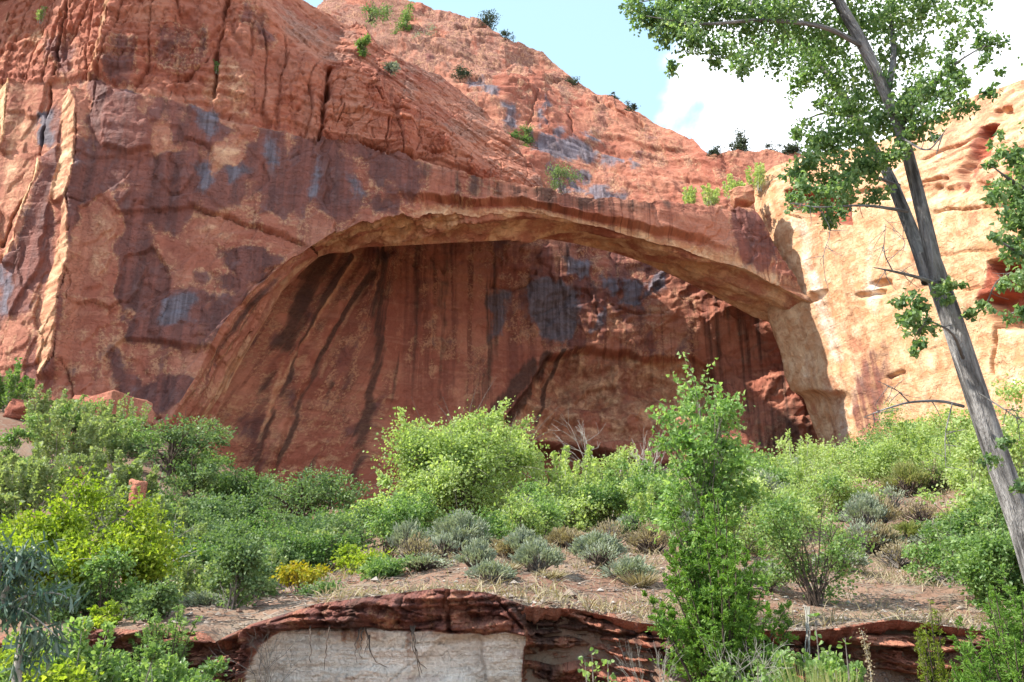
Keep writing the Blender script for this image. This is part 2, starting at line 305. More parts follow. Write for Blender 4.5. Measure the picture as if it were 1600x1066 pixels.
def front(x, z, upper=None):
    """returns displacement towards the viewer and colour fields of the big face at base points (x, z)"""
    Y = Yf(x, z); u, v = proj(x, Y, z); x = x.astype(F32); z = z.astype(F32); u = u.astype(F32); v = v.astype(F32)
    wu = 5*fbm(x*.45, z*.45, 4, 11); wv = 4*fbm(x*.45, z*.45, 4, 23); U = u+wu; Vv = v+wv
    up = sst(lerpl(u, TIER) - Vv, -3, 5) if upper is None else np.full(u.shape, upper, F32)
    slope = sst(z - zcrest(x).astype(F32), -0.3, 1.2)
    d = 0.30*fbm(x*.09, z*.06, 2, 1)
    qa = fbm(x*.12+.12*fbm(x*.5, z*.5, 2, 33), z*.07, 5, 31, .38); d = d + (1-up)*quant(qa, .34, .035)*.46
    qb = fbm(x*.42+.15*fbm(x*.6, z*.6, 2, 34), z*.13, 5, 32, .45); d = d + up*(1-slope)*(quant(qb, .30, .05)*.55+.05*quant(fbm(x*.8, z*1.1, 4, 36), .3, .08)) + slope*.35*quant(fbm(x*.25, (z+.62*x)*.5, 4, 35), .3, .08)
    wx = x + 0.8*fbm(x*.3, z*.3, 3, 5); wz = z + 0.8*fbm(x*.3, z*.3, 3, 6)
    e, rid, ox, oy = cells(wx/4.2, wz/6.5, 1); d = d + 0.30*(rid-.5) + 0.35*ox*(rid-.3)
    e2, rid2, ox2, oy2 = cells(wx/1.5+9, wz/2.3, 2); d = d + (0.05+0.12*up)*(1-.7*slope)*(rid2-.5) + (.05+.12*up)*ox2*(rid2-.4) - (0.03+.10*up)*sst(e2, .10, 0) - .05*sst(e, .05, 0)
    zl = z + 0.9*fbm(x*.12, z*.10, 3, 8)
    ly = np.tanh(3*pn(x*.07, zl*1.7, 9)) + .6*np.tanh(3*pn(x*.15, zl*4.2, 10)); vj = sst(np.abs(pn(x*.42+.2*fbm(x*.4, z*.2, 2, 19), z*.045, 17)), .06, 0); d = d - vj*up*(1-slope)*.42
    d = d + ly*(0.02 + 0.07*up*(1-slope)*(1+.8*pn(x*.2, z*.2, 20)))
    zs = z + 0.62*x + .5*fbm(x*.2, z*.2, 3, 18)                                # slickrock: beds dip to the right
    ls = np.tanh(2.5*pn(x*.05, zs*1.1, 12)) + .6*np.tanh(3*pn(x*.1, zs*2.9, 13)); d = d + slope*ls*(0.17+.10*pn(x*.15, z*.15, 14))
    hole = sst(pn(x*.55, z*1.0, 40) + .5*pn(x*1.7, z*2.6, 41), .62, .85); d = d - hole*up*(1-slope)*0.28
    d = d + 0.035*fbm(x*1.3, z*1.3, 4, 15)*(0.6+up) - up*(0.25 + 0.9*sst(u, 330, 520))
    hb = lerpl(u, TIER) - v                                                     # undercut red beds at the foot of the upper tier
    d = d - up*sst(u, 480, 600)*0.9*sst(hb, 26, 0)
    for poly, h, s in SLABS: d = d + h*sst(sdpoly(U, Vv, poly), -s*.6, s*.6)
    cj = np.clip(.75+.9*pn(x*.7, z*.7, 45)+.4*pn(x*2, z*2, 46), .15, 1.5)
    for pts, wd, dep in CRACKS: d = d - cj*dep*sst(sdline(u+wu*.7, v+wv*.7, pts), wd*.8*np.sqrt(cj), 0)**1.3
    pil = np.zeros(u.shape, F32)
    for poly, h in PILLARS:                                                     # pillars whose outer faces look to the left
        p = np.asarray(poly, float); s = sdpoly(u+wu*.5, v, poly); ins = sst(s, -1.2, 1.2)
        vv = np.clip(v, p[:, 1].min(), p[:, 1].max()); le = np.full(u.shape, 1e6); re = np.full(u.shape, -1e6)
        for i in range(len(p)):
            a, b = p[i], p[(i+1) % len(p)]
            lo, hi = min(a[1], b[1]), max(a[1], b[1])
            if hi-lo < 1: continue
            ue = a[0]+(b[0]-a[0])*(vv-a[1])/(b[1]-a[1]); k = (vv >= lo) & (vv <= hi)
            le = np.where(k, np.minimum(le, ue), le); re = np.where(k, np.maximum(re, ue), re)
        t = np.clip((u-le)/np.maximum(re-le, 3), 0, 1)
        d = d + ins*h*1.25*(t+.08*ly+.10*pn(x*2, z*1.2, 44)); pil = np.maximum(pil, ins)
        fall = sst(np.where((u > re) & (v > p[:, 1].min()) & (v < p[:, 1].max()), u-re, 99), 26, 0); d = d + h*.95*fall*(1-ins)*(np.abs(re) < 1e5)
    # colours
    varn = np.zeros(u.shape, F32); buff = varn.copy(); blue = varn.copy()
    for p in VARN: varn = np.maximum(varn, sst(sdpoly(U+wu, Vv+wv, p), -16, 12))
    for p in BUFFP: buff = np.maximum(buff, sst(sdpoly(U+wu, Vv+wv, p), -16, 12))
    for p in BLUEP: blue = np.maximum(blue, sst(sdpoly(U+wu, Vv+wv, p), -16, 12))
    low = 1-up
    nz = fbm(x*.35, z*.22, 4, 60)
    varn = np.clip(varn*.66 + low*(0.36+0.40*nz) - buff*.55 + up*(0.02+.25*nz) - slope, 0, 1.1)
    blue = np.clip(blue*.72 + (varn > .5)*(.12+.35*pn(x*.5, z*.25, 63)), 0, 1)
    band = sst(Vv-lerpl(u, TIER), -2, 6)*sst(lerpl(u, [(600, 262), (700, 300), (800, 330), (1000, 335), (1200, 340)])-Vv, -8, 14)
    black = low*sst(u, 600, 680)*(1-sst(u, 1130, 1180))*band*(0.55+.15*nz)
    grey = slope*(0.42+.45*nz); red = up*(1-slope)*(0.55+.3*nz) + slope*.25
    buff = np.clip(buff*.44 + low*sst(u, 780, 900)*.34*(1-varn) + pil*.55, 0, 1)  # pillars: pale fresh rock, brightened further to stand for sunlight on them
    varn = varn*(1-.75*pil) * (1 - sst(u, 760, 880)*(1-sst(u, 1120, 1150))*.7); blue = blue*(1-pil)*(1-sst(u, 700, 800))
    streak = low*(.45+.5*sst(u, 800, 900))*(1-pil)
    left = sst(u, 130, 40)*sst(v, 520, 380); buff = np.maximum(buff, left*(.30+.25*nz)*(1-.8*sst(varn, .4, .7)))
    wc = np.stack([x, Y.astype(F32)*.3, z], -1)
    return d.astype(F32), pack(u, v, wc, varn=varn, streak=streak, buff=buff, blue=blue, black=black, red=red, grey=grey)
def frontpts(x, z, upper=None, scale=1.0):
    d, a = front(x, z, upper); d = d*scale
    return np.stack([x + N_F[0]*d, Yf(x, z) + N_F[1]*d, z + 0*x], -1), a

# arch: (front lower edge, back lower edge, front upper edge) in photo pixels, left to right
ARCH = np.array([(484, 388, 497, 402, 490, 213), (515, 370, 530, 391, 520, 217), (560, 350, 575, 386, 560, 222), (610, 337, 625, 384, 605, 236), (660, 331, 680, 381, 650, 248), (710, 328, 735, 378, 700, 262),
                 (760, 324, 780, 376, 750, 272), (820, 320, 825, 374, 805, 282), (870, 329, 860, 374, 855, 292), (920, 342, 905, 382, 905, 302), (980, 354, 960, 395, 960, 306), (1040, 373, 1010, 412, 1015, 309),
                 (1100, 394, 1065, 437, 1070, 315), (1150, 411, 1115, 462, 1110, 317), (1200, 440, 1160, 486, 1140, 317), (1240, 464, 1195, 502, 1165, 320), (1262, 476, 1214, 507, 1178, 323)], float)
t0 = np.linspace(0, 1, len(ARCH)); NT_ = 420; tt = np.linspace(0, 1, NT_)
def smooth1(a, k=9):
    p = np.pad(a, (k, k), 'edge'); p[:k] = 2*a[0]-a[k:0:-1]; p[-k:] = 2*a[-1]-a[-2:-k-2:-1]
    return np.convolve(p, np.ones(2*k+1)/(2*k+1), 'valid')
AR = np.stack([smooth1(np.interp(tt, t0, ARCH[:, i])) for i in range(6)], 1)
ax_, ay_, az_ = cast(Yf, AR[:, 0], AR[:, 1]); tx_, ty_, tz_ = cast(Yplain, AR[:, 4], AR[:, 5])
_nw = sst(tt, .03, .10)*sst(tt, .97, .9); _xx = (ax_).astype(F32)
az_ = az_ + _nw*(.12+.30*sst(tt, .5, .3))*quant(fbm(_xx*.45, _xx*0+2, 4, 84), .3, .06); tz_ = tz_ + _nw*(.40*quant(fbm(_xx*.6, _xx*0+7, 4, 85), .3, .06))
thick = 5.0 + 2.2*sst(tt, 0.3, 0.75)
bx_, by_, bz_ = cast(lambda x, z: Yplain(x, z)+thick, AR[:, 2], AR[:, 3])
def build_arch():
    S = Sheets()
    nf = 84; k = np.linspace(0, 1, nf)[:, None]
    X = ax_[None]*(1-k) + tx_[None]*k; Z = az_[None]*(1-k) + tz_[None]*k
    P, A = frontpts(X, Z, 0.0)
    kk = k + 0*X
    lip = 0.55*sst(kk, 0.0, 0.30)*(1-sst(kk, .30, .34))*sst(tt, .35, .5)[None]        # lower course set back under a lip, as in the photo
    lw = np.tanh(4*pn(X*.25, Z*.9+X*.2, 71))*.16
    P[..., 1] += (lip*0 + (1.05*sst(kk, .36+.05*pn(X*.6, Z*.1, 72), .24)*sst(tt, .12, .3)[None]*(1-sst(tt, .72, .85))[None])) + lw*sst(tt, .1, .3)[None]*(1-kk)
    P[-1, :, 2] += 0.10*fbm(X[-1]*.8, X[-1]*.0+3, 3, 73)
    A['fa'][..., 2] = np.maximum(A['fa'][..., 2], (sst(kk, .4, .1)*sst(tt, .1, .3)[None]*.62))
    A['fb'][..., 0] *= sst(kk, .12, .45)
    S.add(P, A)
    # underside: from the front lower edge to the back lower edge
    nu = 70; q = np.linspace(0, 1, nu)[:, None]; Bk = np.stack([bx_, by_, bz_], -1)[None]; Fr = P[0][None]
    U = Fr*(1-q[..., None]) + Bk*q[..., None]
    xx, yy = U[..., 0].astype(F32), U[..., 1].astype(F32)
    e, rid, ox, oy = cells(xx/3.2+.25*fbm(xx*.4, yy*.4, 3, 77), yy/2.0, 5)
    dz = (.22+.4*sst(tt, .5, .3)[None])*quant(fbm(xx*.16, yy*.45+xx*.05, 4, 86), .3, .06) + 0.12*fbm(xx*.22, yy*.5, 4, 75) + 0.30*np.tanh(3*pn(xx*.10, yy*.75+xx*.12, 76)) + .22*(rid-.5)
    env = sst(q, 0, .12)*sst(q, 1, .93); U[..., 2] += dz*env + 0.5*np.sin(np.pi*q)*(1-tt)[None]
    z_ = np.zeros(xx.shape, F32); nz = fbm(xx*.3, yy*.5, 4, 78)
    wc = np.stack([xx, yy, U[..., 2].astype(F32)], -1)
    S.add(U, pack(z_, z_, wc, buff=.50+.35*nz+.08*tt[None], streak=z_+.15, grey=.05+.25*nz, varn=.10+.3*nz), flip=True)
    # back face, then the top
    nb = 24; q = np.linspace(0, 1, nb)[:, None, None]; Tb = P[-1] + np.array([0.4, 0, 0]) + np.stack([0*tt, thick+0.6, 0.25*pn(tx_*.5, tx_*0, 80)], -1)
    Bf = Bk*(1-q) + Tb[None]*q; Bf[..., 1] += (.4*fbm(Bf[..., 0]*.4, Bf[..., 2]*.4, 4, 81))*np.sin(np.pi*q[..., 0])
    zz = np.zeros(Bf.shape[:2], F32); S.add(Bf, pack(zz, zz, np.stack([Bf[..., 0], Bf[..., 1]*.3, Bf[..., 2]], -1).astype(F32), streak=zz+.6, red=zz+.3, black=zz+.25), flip=True)
    nt = 34; q = np.linspace(0, 1, nt)[:, None, None]; Tp = P[-1][None]*(1-q) + Tb[None]*q
    xx, yy = Tp[..., 0].astype(F32), Tp[..., 1].astype(F32); Tp[..., 2] += (0.18*fbm(xx*.6, yy*.6, 4, 82)+.12)*np.sin(np.pi*q[..., 0])**.5
    zz = np.zeros(xx.shape, F32); S.add(Tp, pack(zz, zz, np.stack([xx, yy, Tp[..., 2]], -1).astype(F32), grey=zz+.45, black=zz+.35))
    # right-hand end, going back into the wall
    q = np.linspace(0, 1, 20)[None, :, None]; E = P[:, -1][:, None]; kz = np.linspace(0, 1, nf)[:, None, None]
    Eb = (Bk[0, -1]*(1-kz) + Tb[-1]*kz) + np.array([1.0, 0.3, 0]); Ed = E*(1-q) + Eb*q
    Ed[..., 0] += .25*fbm(Ed[..., 1]*.7, Ed[..., 2]*.7, 4, 83)*np.sin(np.pi*q[..., 0])
    zz = np.zeros(Ed.shape[:2], F32); S.add(Ed, pack(zz, zz, np.stack([Ed[..., 1], Ed[..., 0], Ed[..., 2]], -1).astype(F32), streak=zz+.5, buff=zz+.3, black=zz+.2))
    o = S.build('natural_arch', ROCK)
    tag(o, 'long flat red sandstone arch spanning the alcove between the two cliffs', 'rock arch')
build_arch()

JAMB = np.array([(484, 388, 497, 402), (455, 403, 470, 426), (425, 426, 440, 456), (395, 455, 422, 490), (365, 485, 400, 525), (345, 515, 380, 560), (325, 550, 362, 592), (305, 590, 348, 627), (285, 625, 332, 662), (265, 660, 315, 700), (240, 715, 296, 765), (215, 760, 280, 820)], float)
def build_left_cliff():
    S = Sheets()
    jx, jy, jz = cast(Yf, JAMB[:, 0], JAMB[:, 1])
    sx_, sy_, sz_ = cast(Yplain, np.array([484, 490, 505, 513, 517]), np.array([388, 213, 180, 130, 95]))
    ez = np.concatenate([jz[::-1], sz_[1:], [sz_[-1]+5, 62]]); ex = np.concatenate([jx[::-1], sx_[1:], [sx_[-1]+.3, sx_[-1]+1.5]])
    z = np.concatenate([np.arange(3, jz[0], .115), [jz[0]], np.arange(jz[0]+.1, 52, .115)])
    xr = np.interp(z, ez, ex)[:, None]; t = np.linspace(0, 1, 330)[None, :]
    X = -41 + (xr+41)*t; Z = z[:, None] + 0*X
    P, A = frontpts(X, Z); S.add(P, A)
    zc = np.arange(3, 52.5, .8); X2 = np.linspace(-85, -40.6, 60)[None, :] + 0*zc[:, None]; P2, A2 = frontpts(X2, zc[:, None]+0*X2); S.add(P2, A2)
    top = np.array([[-85, 62, 52.4], [-41, 57, 52.4], [-8, 72, 52.4]]) ; 
    # jamb of the leg, then a return into the alcove
    zj = np.linspace(jz[0], jz[-1], 220); J = np.stack([np.interp(zj, jz[::-1], c[::-1]) for c in (jx, zj*0+0 if False else jx)], 0)
    fx = np.interp(zj, jz[::-1], jx[::-1]); Pf, Af = frontpts(fx[None], zj[None]); Pf = Pf[0]
    bu = np.interp(np.linspace(0, 1, 220), np.linspace(0, 1, len(JAMB)), JAMB[:, 2]); bv = np.interp(np.linspace(0, 1, 220), np.linspace(0, 1, len(JAMB)), JAMB[:, 3])
    # match inner-edge samples to the outer ones by order along the leg
    kk = np.interp(zj, jz[::-1], np.linspace(0, 1, len(jz))[::-1]); bu = np.interp(kk, np.linspace(0, 1, len(JAMB)), JAMB[:, 2]); bv = np.interp(kk, np.linspace(0, 1, len(JAMB)), JAMB[:, 3])
    gx, gy, gz = cast(lambda x, z: Yplain(x, z)+4.6, bu, bv)
    Bi = np.stack([gx, gy, gz], -1); q = np.linspace(0, 1, 64)[:, None, None]
    M = Pf[None]*(1-q) + Bi[None]*q; s = M[..., 2].astype(F32); r = (q[..., 0]*6+0*s).astype(F32)
    e, rid, ox, oy = cells(r/1.6+.3*fbm(r*.5, s*.3, 3, 90), s/4.5, 7)
    dd = (.30*fbm(r*.5, s*.25, 4, 91) + .35*(rid-.5) + .3*np.tanh(3*pn(r*.9, s*.10, 92)))*np.sin(np.pi*q[..., 0])**.6
    M[..., 0] += .8*dd; M[..., 2] -= .6*dd
    z_ = np.zeros(s.shape, F32); nz = fbm(r*.5, s*.2, 4, 93)
    S.add(M, pack(z_, z_, np.stack([r*1.0, r*.5, s], -1), buff=.18+.30*nz+.34*sst(q[..., 0], .45, .7), varn=.25+.4*nz, streak=z_+.35, grey=.25*sst(q[..., 0], .4, .8)+.3*nz, black=.12+.3*nz))
    q2 = np.linspace(0, 1, 16)[:, None, None]; Rt = M[-1][None] + q2*np.array([-4.5, 7.0, 0.5])
    z_ = np.zeros(Rt.shape[:2], F32); S.add(Rt, pack(z_, z_, Rt.astype(F32), red=z_+.2, varn=z_+.3))
    # the tier above the arch, up to its skyline
    sil = np.array([(440, -200), (490, -110), (530, -34), (560, 18), (590, 58), (640, 88), (700, 112), (745, 150), (790, 192), (825, 232), (850, 262), (862, 284)], float)
    cx, cy, cz = cast(Yf, sil[:, 0], sil[:, 1]); n = 420
    bx = np.linspace(sx_[1]-.4, cx[-1], n); zlo = np.interp(bx, tx_, tz_)-.7; xs = np.interp(bx, cx, cx); zhi = np.interp(bx, cx, cz)
    k = np.linspace(0, 1, 260)[:, None]; X = bx[None]+0*k; Zb = zlo[None]*(1-k)+zhi[None]*k
    m = X < np.interp(Zb, ez, ex)-.6
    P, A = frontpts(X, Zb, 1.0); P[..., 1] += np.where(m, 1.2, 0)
    S.add(P, A)
    q = np.linspace(0, 1, 14)[:, None, None]; Cu = P[-1][None] + np.stack([2.5*q[..., 0]+0*X[:1], 9*q[..., 0]+0*X[:1], .6*q[..., 0]-1.6*q[..., 0]**2+0*X[:1]], -1)
    z_ = np.zeros(Cu.shape[:2], F32); S.add(Cu, pack(z_, z_, Cu.astype(F32), grey=z_+.5))
    Kp = np.array([(-85, 64, 52.3), (-60, 60, 52.3), (-41, 58, 52.3), (-24, 57, 52.2)]); q = np.linspace(0, 1, 12)[:, None, None]
    base = np.stack([np.interp(np.linspace(0, 3, 80), range(4), Kp[:, i]) for i in range(3)], -1); base[:, 1] -= 3
    Tq = base[None] + q*np.array([0, 40, 2.0]); z_ = np.zeros(Tq.shape[:2], F32); S.add(Tq, pack(z_, z_, Tq.astype(F32), grey=z_+.5))
    tag(S.build('cliff', ROCK), 'tall varnished red sandstone cliff filling the left half of the view', kind='structure')
build_left_cliff()

# ------------------------------------------------------------------ the alcove's back wall and the slickrock dome above it
BP = [(-40, 50), (-30, 56.5), (-24, 62.3), (-20, 66), (-15, 70.5), (-8, 75), (0, 78.5), (8, 80), (16, 79.2), (22, 77.5), (28, 75.5), (36, 73), (50, 70)]
_bx = np.linspace(-40, 50, 400); _by = smooth1(lerpl(_bx, BP), 14)
def Yb(x, z):
    lo = np.interp(x, _bx, _by); hi = 78 - 0.02*(x+2)
    k = sst(z, 34, 46); y = lo*(1-k) + np.maximum(hi, lo)*k
    zc = 39 - 0.12*np.clip(x, -10, 20)
    return y + 0.62*splus(z-zc, 2.5) - 0.10*np.clip(22-z, 0, 20)*0 + 0.06*(z-20)*(z < 20)
BSTREAK_SHADE = [([(598, 398), (593, 480), (590, 560), (578, 640), (560, 720), (538, 800)], 12, 1.0), ([(655, 385), (650, 500), (648, 640)], 6, .6), ([(700, 380), (694, 480), (688, 620)], 8, .7), ([(725, 380), (722, 520)], 4, .5), ([(675, 400), (668, 660)], 5, .5),
           ([(785, 376), (772, 450), (770, 560), (745, 640)], 13, .8), ([(835, 570), (770, 650)], 14, 1.0), ([(858, 555), (800, 660)], 9, .9), ([(880, 548), (842, 655)], 5, .9), ([(510, 405), (470, 470), (440, 540)], 20, 1.0), ([(470, 500), (430, 560), (400, 640)], 10, .7),  # the widest stroke paints the shadow beside the jamb
           ([(548, 400), (505, 470), (465, 540), (440, 620)], 5, .9), ([(575, 430), (520, 520), (480, 600), (455, 680), (420, 760)], 6, .9), ([(640, 480), (610, 640), (590, 700)], 5, .5), ([(520, 600), (500, 700)], 4, .4), ([(425, 640), (385, 740)], 8, .8),
           ([(530, 420), (480, 510)], 5, .8), ([(500, 690), (480, 760)], 5, .5), ([(620, 700), (600, 760)], 6, .5), ([(890, 380), (884, 420)], 6, .8), ([(960, 560), (955, 610)], 7, .5), ([(1000, 450), (1005, 550)], 4, .6), ([(990, 470), (990, 545)], 4, .6)]
BBLUE = [[(822, 448), (845, 438), (872, 440), (905, 456), (908, 480), (892, 525), (872, 534), (850, 528), (835, 502)], [(886, 410), (920, 414), (916, 436), (892, 432)], [(940, 430), (962, 434), (958, 462), (940, 452)], [(1005, 442), (1042, 424), (1046, 450), (1010, 462)],
         [(770, 455), (795, 450), (790, 520), (768, 530)], [(935, 500), (945, 490), (940, 520), (930, 520)], [(972, 440), (1002, 440), (1000, 480), (975, 475)],
         [(728, 122), (752, 126), (784, 146), (782, 158), (760, 150), (735, 134)], [(784, 168), (800, 166), (812, 188), (806, 200), (790, 186)], [(826, 208), (836, 216), (880, 216), (930, 230), (938, 246), (910, 246), (876, 252), (856, 250), (832, 232)],
         [(838, 180), (848, 176), (858, 195), (846, 198)], [(912, 206), (938, 212), (938, 222), (914, 216)], [(942, 238), (976, 240), (972, 254), (946, 254)], [(915, 284), (946, 290), (976, 304), (960, 310), (916, 300)], [(990, 252), (998, 250), (998, 270), (990, 266)],
         [(872, 200), (886, 204), (884, 218), (870, 214)], [(905, 262), (914, 264), (912, 276), (904, 272)], [(850, 160), (858, 166), (852, 178)], [(885, 265), (900, 275), (905, 295), (890, 290)], [(865, 262), (885, 285), (880, 300), (862, 280)]]
RECESS = [(862, 552), (900, 545), (985, 548), (1002, 560), (1050, 552), (1110, 560), (1110, 640), (1080, 690), (1000, 690), (900, 700), (840, 690), (790, 660), (830, 600)]
RIDGES = [([(585, 402), (530, 480), (480, 560), (440, 650), (420, 720)], 18, .55), ([(545, 402), (495, 480), (440, 570), (410, 660), (390, 740)], 16, .5), ([(615, 398), (590, 425), (565, 470)], 14, .7)]
def build_alcove():
    S = Sheets()
    sil = np.array([(430, -105), (530, -70), (600, -26), (640, 2), (700, 17), (755, 38), (790, 60), (825, 74), (850, 84), (875, 106), (905, 133), (935, 147), (960, 152), (985, 170), (1010, 182), (1050, 202), (1075, 212), (1090, 228), (1110, 243), (1150, 240), (1180, 244), (1210, 240), (1260, 244), (1400, 260)], float)
    cx, cy, cz = cast(Yb, sil[:, 0], sil[:, 1], 85.0)
    x = np.linspace(-27, 34, 520); zh = np.interp(x, cx, cz); n1 = 420
    k = np.linspace(0, 1, n1)[:, None]; X = (x[None] + 0*k); Z = 3 + (zh[None]-3)*k
    Y = Yb(X, Z); u, v = proj(X, Y, Z); x_ = X.astype(F32); z_ = Z.astype(F32); u = u.astype(F32); v = v.astype(F32)
    wu = 5*fbm(x_*.4, z_*.4, 4, 101); wv = 4*fbm(x_*.4, z_*.4, 4, 102); U = u+wu; V = v+wv
    dome = sst(z_, 33, 40); lw = 1-dome; left = sst(u, 640, 560)
    d = .35*fbm(x_*.09, z_*.07, 3, 103)
    d = d + lw*(.30+.6*sst(u, 770, 850))*quant(fbm(x_*.15+.2*fbm(x_*.5, z_*.5, 2, 131), z_*.10, 5, 130, .45), .32, .07) + dome*.5*quant(fbm(x_*.2, (z_+.45*x_)*.35, 4, 132), .3, .08)
    wx = x_+.8*fbm(x_*.3, z_*.3, 3, 104); wz = z_+.8*fbm(x_*.3, z_*.3, 3, 105)
    e, rid, ox, oy = cells(wx/5, wz/6, 11); d = d + .28*(rid-.5)*(lw+.4) + .3*ox*(rid-.4)*lw
    e, rid2, ox, oy = cells(wx/1.7, wz/2.2, 12); d = d + .10*(rid2-.5)*sst(u, 760, 860)*lw
    zs = z_ + .45*x_ + .6*fbm(x_*.15, z_*.15, 3, 106)
    d = d + dome*((.26+.2*pn(x_*.08, z_*.08, 116))*np.tanh(2.5*pn(x_*.04, zs*.55, 107)) + (.10+.08*pn(x_*.2, z_*.2, 117))*np.tanh(3*pn(x_*.1, zs*1.7, 108)) + .25*(rid-.5)+.3*ox*(rid-.5) + .06*fbm(x_*.8, z_*.8, 4, 109) + .8*fbm(x_*.06, z_*.1, 2, 119))
    zl = z_ - .10*x_ + .5*fbm(x_*.15, z_*.15, 3, 110)
    d = d + lw*.07*np.tanh(3*pn(x_*.06, zl*1.4, 111)) + .05*fbm(x_*1.1, z_*1.1, 4, 112)
    rec = sst(sdpoly(U, V, RECESS), -1, 3)*1.0; inner = sst(sdpoly(U, V, RECESS), 0, 40)
    d = d - 2.2*rec - 0.8*inner*sst(v, 660, 560) + rec*(.9*quant(fbm(x_*.22, z_*.4+x_*.1, 4, 113), .3, .07)+.25*np.tanh(4*pn(x_*.2+z_*.15, z_*.55, 114)))
    d = d - 0.9*sst(sdpoly(U, V, [(925, 600), (965, 598), (960, 622), (925, 640), (905, 620)]), -2, 4) + .5*sst(sdpoly(U, V, [(890, 600), (925, 600), (925, 640), (900, 650)]), -3, 4)
    lg = lerpl(u, [(700, 690), (850, 688), (950, 700), (1010, 715), (1100, 735), (1300, 760)])      # ledge over the dark hollow at the foot
    d = d + sst(u, 800, 850)*(1.5*sst(V-lg, -22, 2) - 4.5*sst(V-lg, 8, 16))
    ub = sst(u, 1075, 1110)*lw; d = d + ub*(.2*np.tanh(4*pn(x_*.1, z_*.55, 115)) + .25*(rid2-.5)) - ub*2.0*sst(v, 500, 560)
    for pts, wd, h in RIDGES: d = d + h*sst(sdline(U, V, pts), wd, 0)
    for pts, wd, h in [([(608, 395), (640, 405), (655, 420)], 3, .5), ([(668, 390), (680, 410), (695, 425)], 2.5, .4), ([(660, 465), (690, 478), (722, 485)], 2.5, .4), ([(770, 445), (800, 452), (820, 446)], 3, .4), ([(835, 492), (868, 480), (870, 472)], 2.5, .35), ([(955, 480), (980, 490), (1008, 492)], 3, .4),
                       ([(355, 640), (390, 655)], 2.5, .4), ([(505, 618), (540, 632)], 2, .3), ([(500, 710), (520, 725)], 2.5, .3), ([(890, 170), (893, 215)], 4, .6), ([(840, 150), (825, 195)], 4, .5), ([(850, 130), (900, 128)], 4, .5), ([(930, 155), (960, 175), (1000, 190)], 5, .7), ([(715, 45), (760, 45)], 4, .6), ([(1015, 460), (1050, 440)], 3, .15), ([(640, 20), (660, 45)], 4, .4)]:
        d = d - h*sst(sdline(U, V, pts), wd, 0)**1.5
    gx = np.gradient(Y, axis=1)/np.gradient(X, axis=1); gz = np.gradient(Y, axis=0)/np.gradient(Z, axis=0)
    nn = np.stack([gx, -np.ones_like(gx), gz], -1); nn /= np.linalg.norm(nn, axis=-1, keepdims=True)
    P = np.stack([X, Y, Z], -1) + nn*d[..., None]
    streak = np.zeros(u.shape, F32); black = streak.copy(); blue = streak.copy()
    for pts, wd, s in BSTREAK_SHADE:
        wob = 1+.5*pn(x_*.3, z_*.15, 120); black = np.maximum(black, s*(.84 if pts[0][1] < 540 else .98)*sst(sdline(u+wu*.9, v, pts), wd*1.9*wob, wd*.1))
    for p in BBLUE: blue = np.maximum(blue, sst(sdpoly(U+wu, V+wv, p), -15, 11)*.95)
    nz = fbm(x_*.3, z_*.15, 4, 121); mid = sst(u, 740, 800)*sst(u, 1060, 1000)*sst(v, 570, 530)*lw
    varn = lw*np.clip(.22+.42*nz + .34*mid + .22*left, 0, 1)*(1-.95*rec) + dome*(.34+.3*nz)
    streak = lw*(.95-.2*left)*(1-.5*inner)*sst(v, 720, 560) + dome*.1
    buff = rec*(.60+.10*nz) + .45*sst(sdpoly(U, V, [(1000, 470), (1060, 440), (1100, 460), (1085, 545), (1010, 548)]), -8, 8) - .1
    for pts in ([(555, 402), (512, 470), (455, 560), (420, 640)], [(590, 410), (540, 500), (500, 590)], [(440, 560), (425, 620), (400, 690)]):
        buff = np.maximum(buff, .52*sst(sdline(u+wu*.6, v, pts), 10, 1))
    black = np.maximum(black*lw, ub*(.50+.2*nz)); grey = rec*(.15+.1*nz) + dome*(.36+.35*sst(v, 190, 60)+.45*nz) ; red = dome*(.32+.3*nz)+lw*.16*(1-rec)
    varn = varn*(1-.5*sst(buff, .3, .6))
    wc = np.stack([x_+.0*z_ + (z_-20)*left*.42*-1, Y.astype(F32)*.3, z_], -1)
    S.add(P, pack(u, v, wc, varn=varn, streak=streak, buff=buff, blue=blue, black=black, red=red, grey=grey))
    q = np.linspace(0, 1, 14)[:, None, None]; on = np.ones((1, len(x)))
    Cu = P[-1][None] + np.stack([0*q[..., 0]*on, 22*q[..., 0]*on, (3*q[..., 0]-10*q[..., 0]**2)*on], -1); zz = np.zeros(Cu.shape[:2], F32)
    S.add(Cu, pack(zz, zz, Cu.astype(F32), grey=zz+.5))
    tag(S.build('alcove_wall', ROCK), 'streaked back wall of the alcove rising into a slickrock dome', kind='structure')
build_alcove()

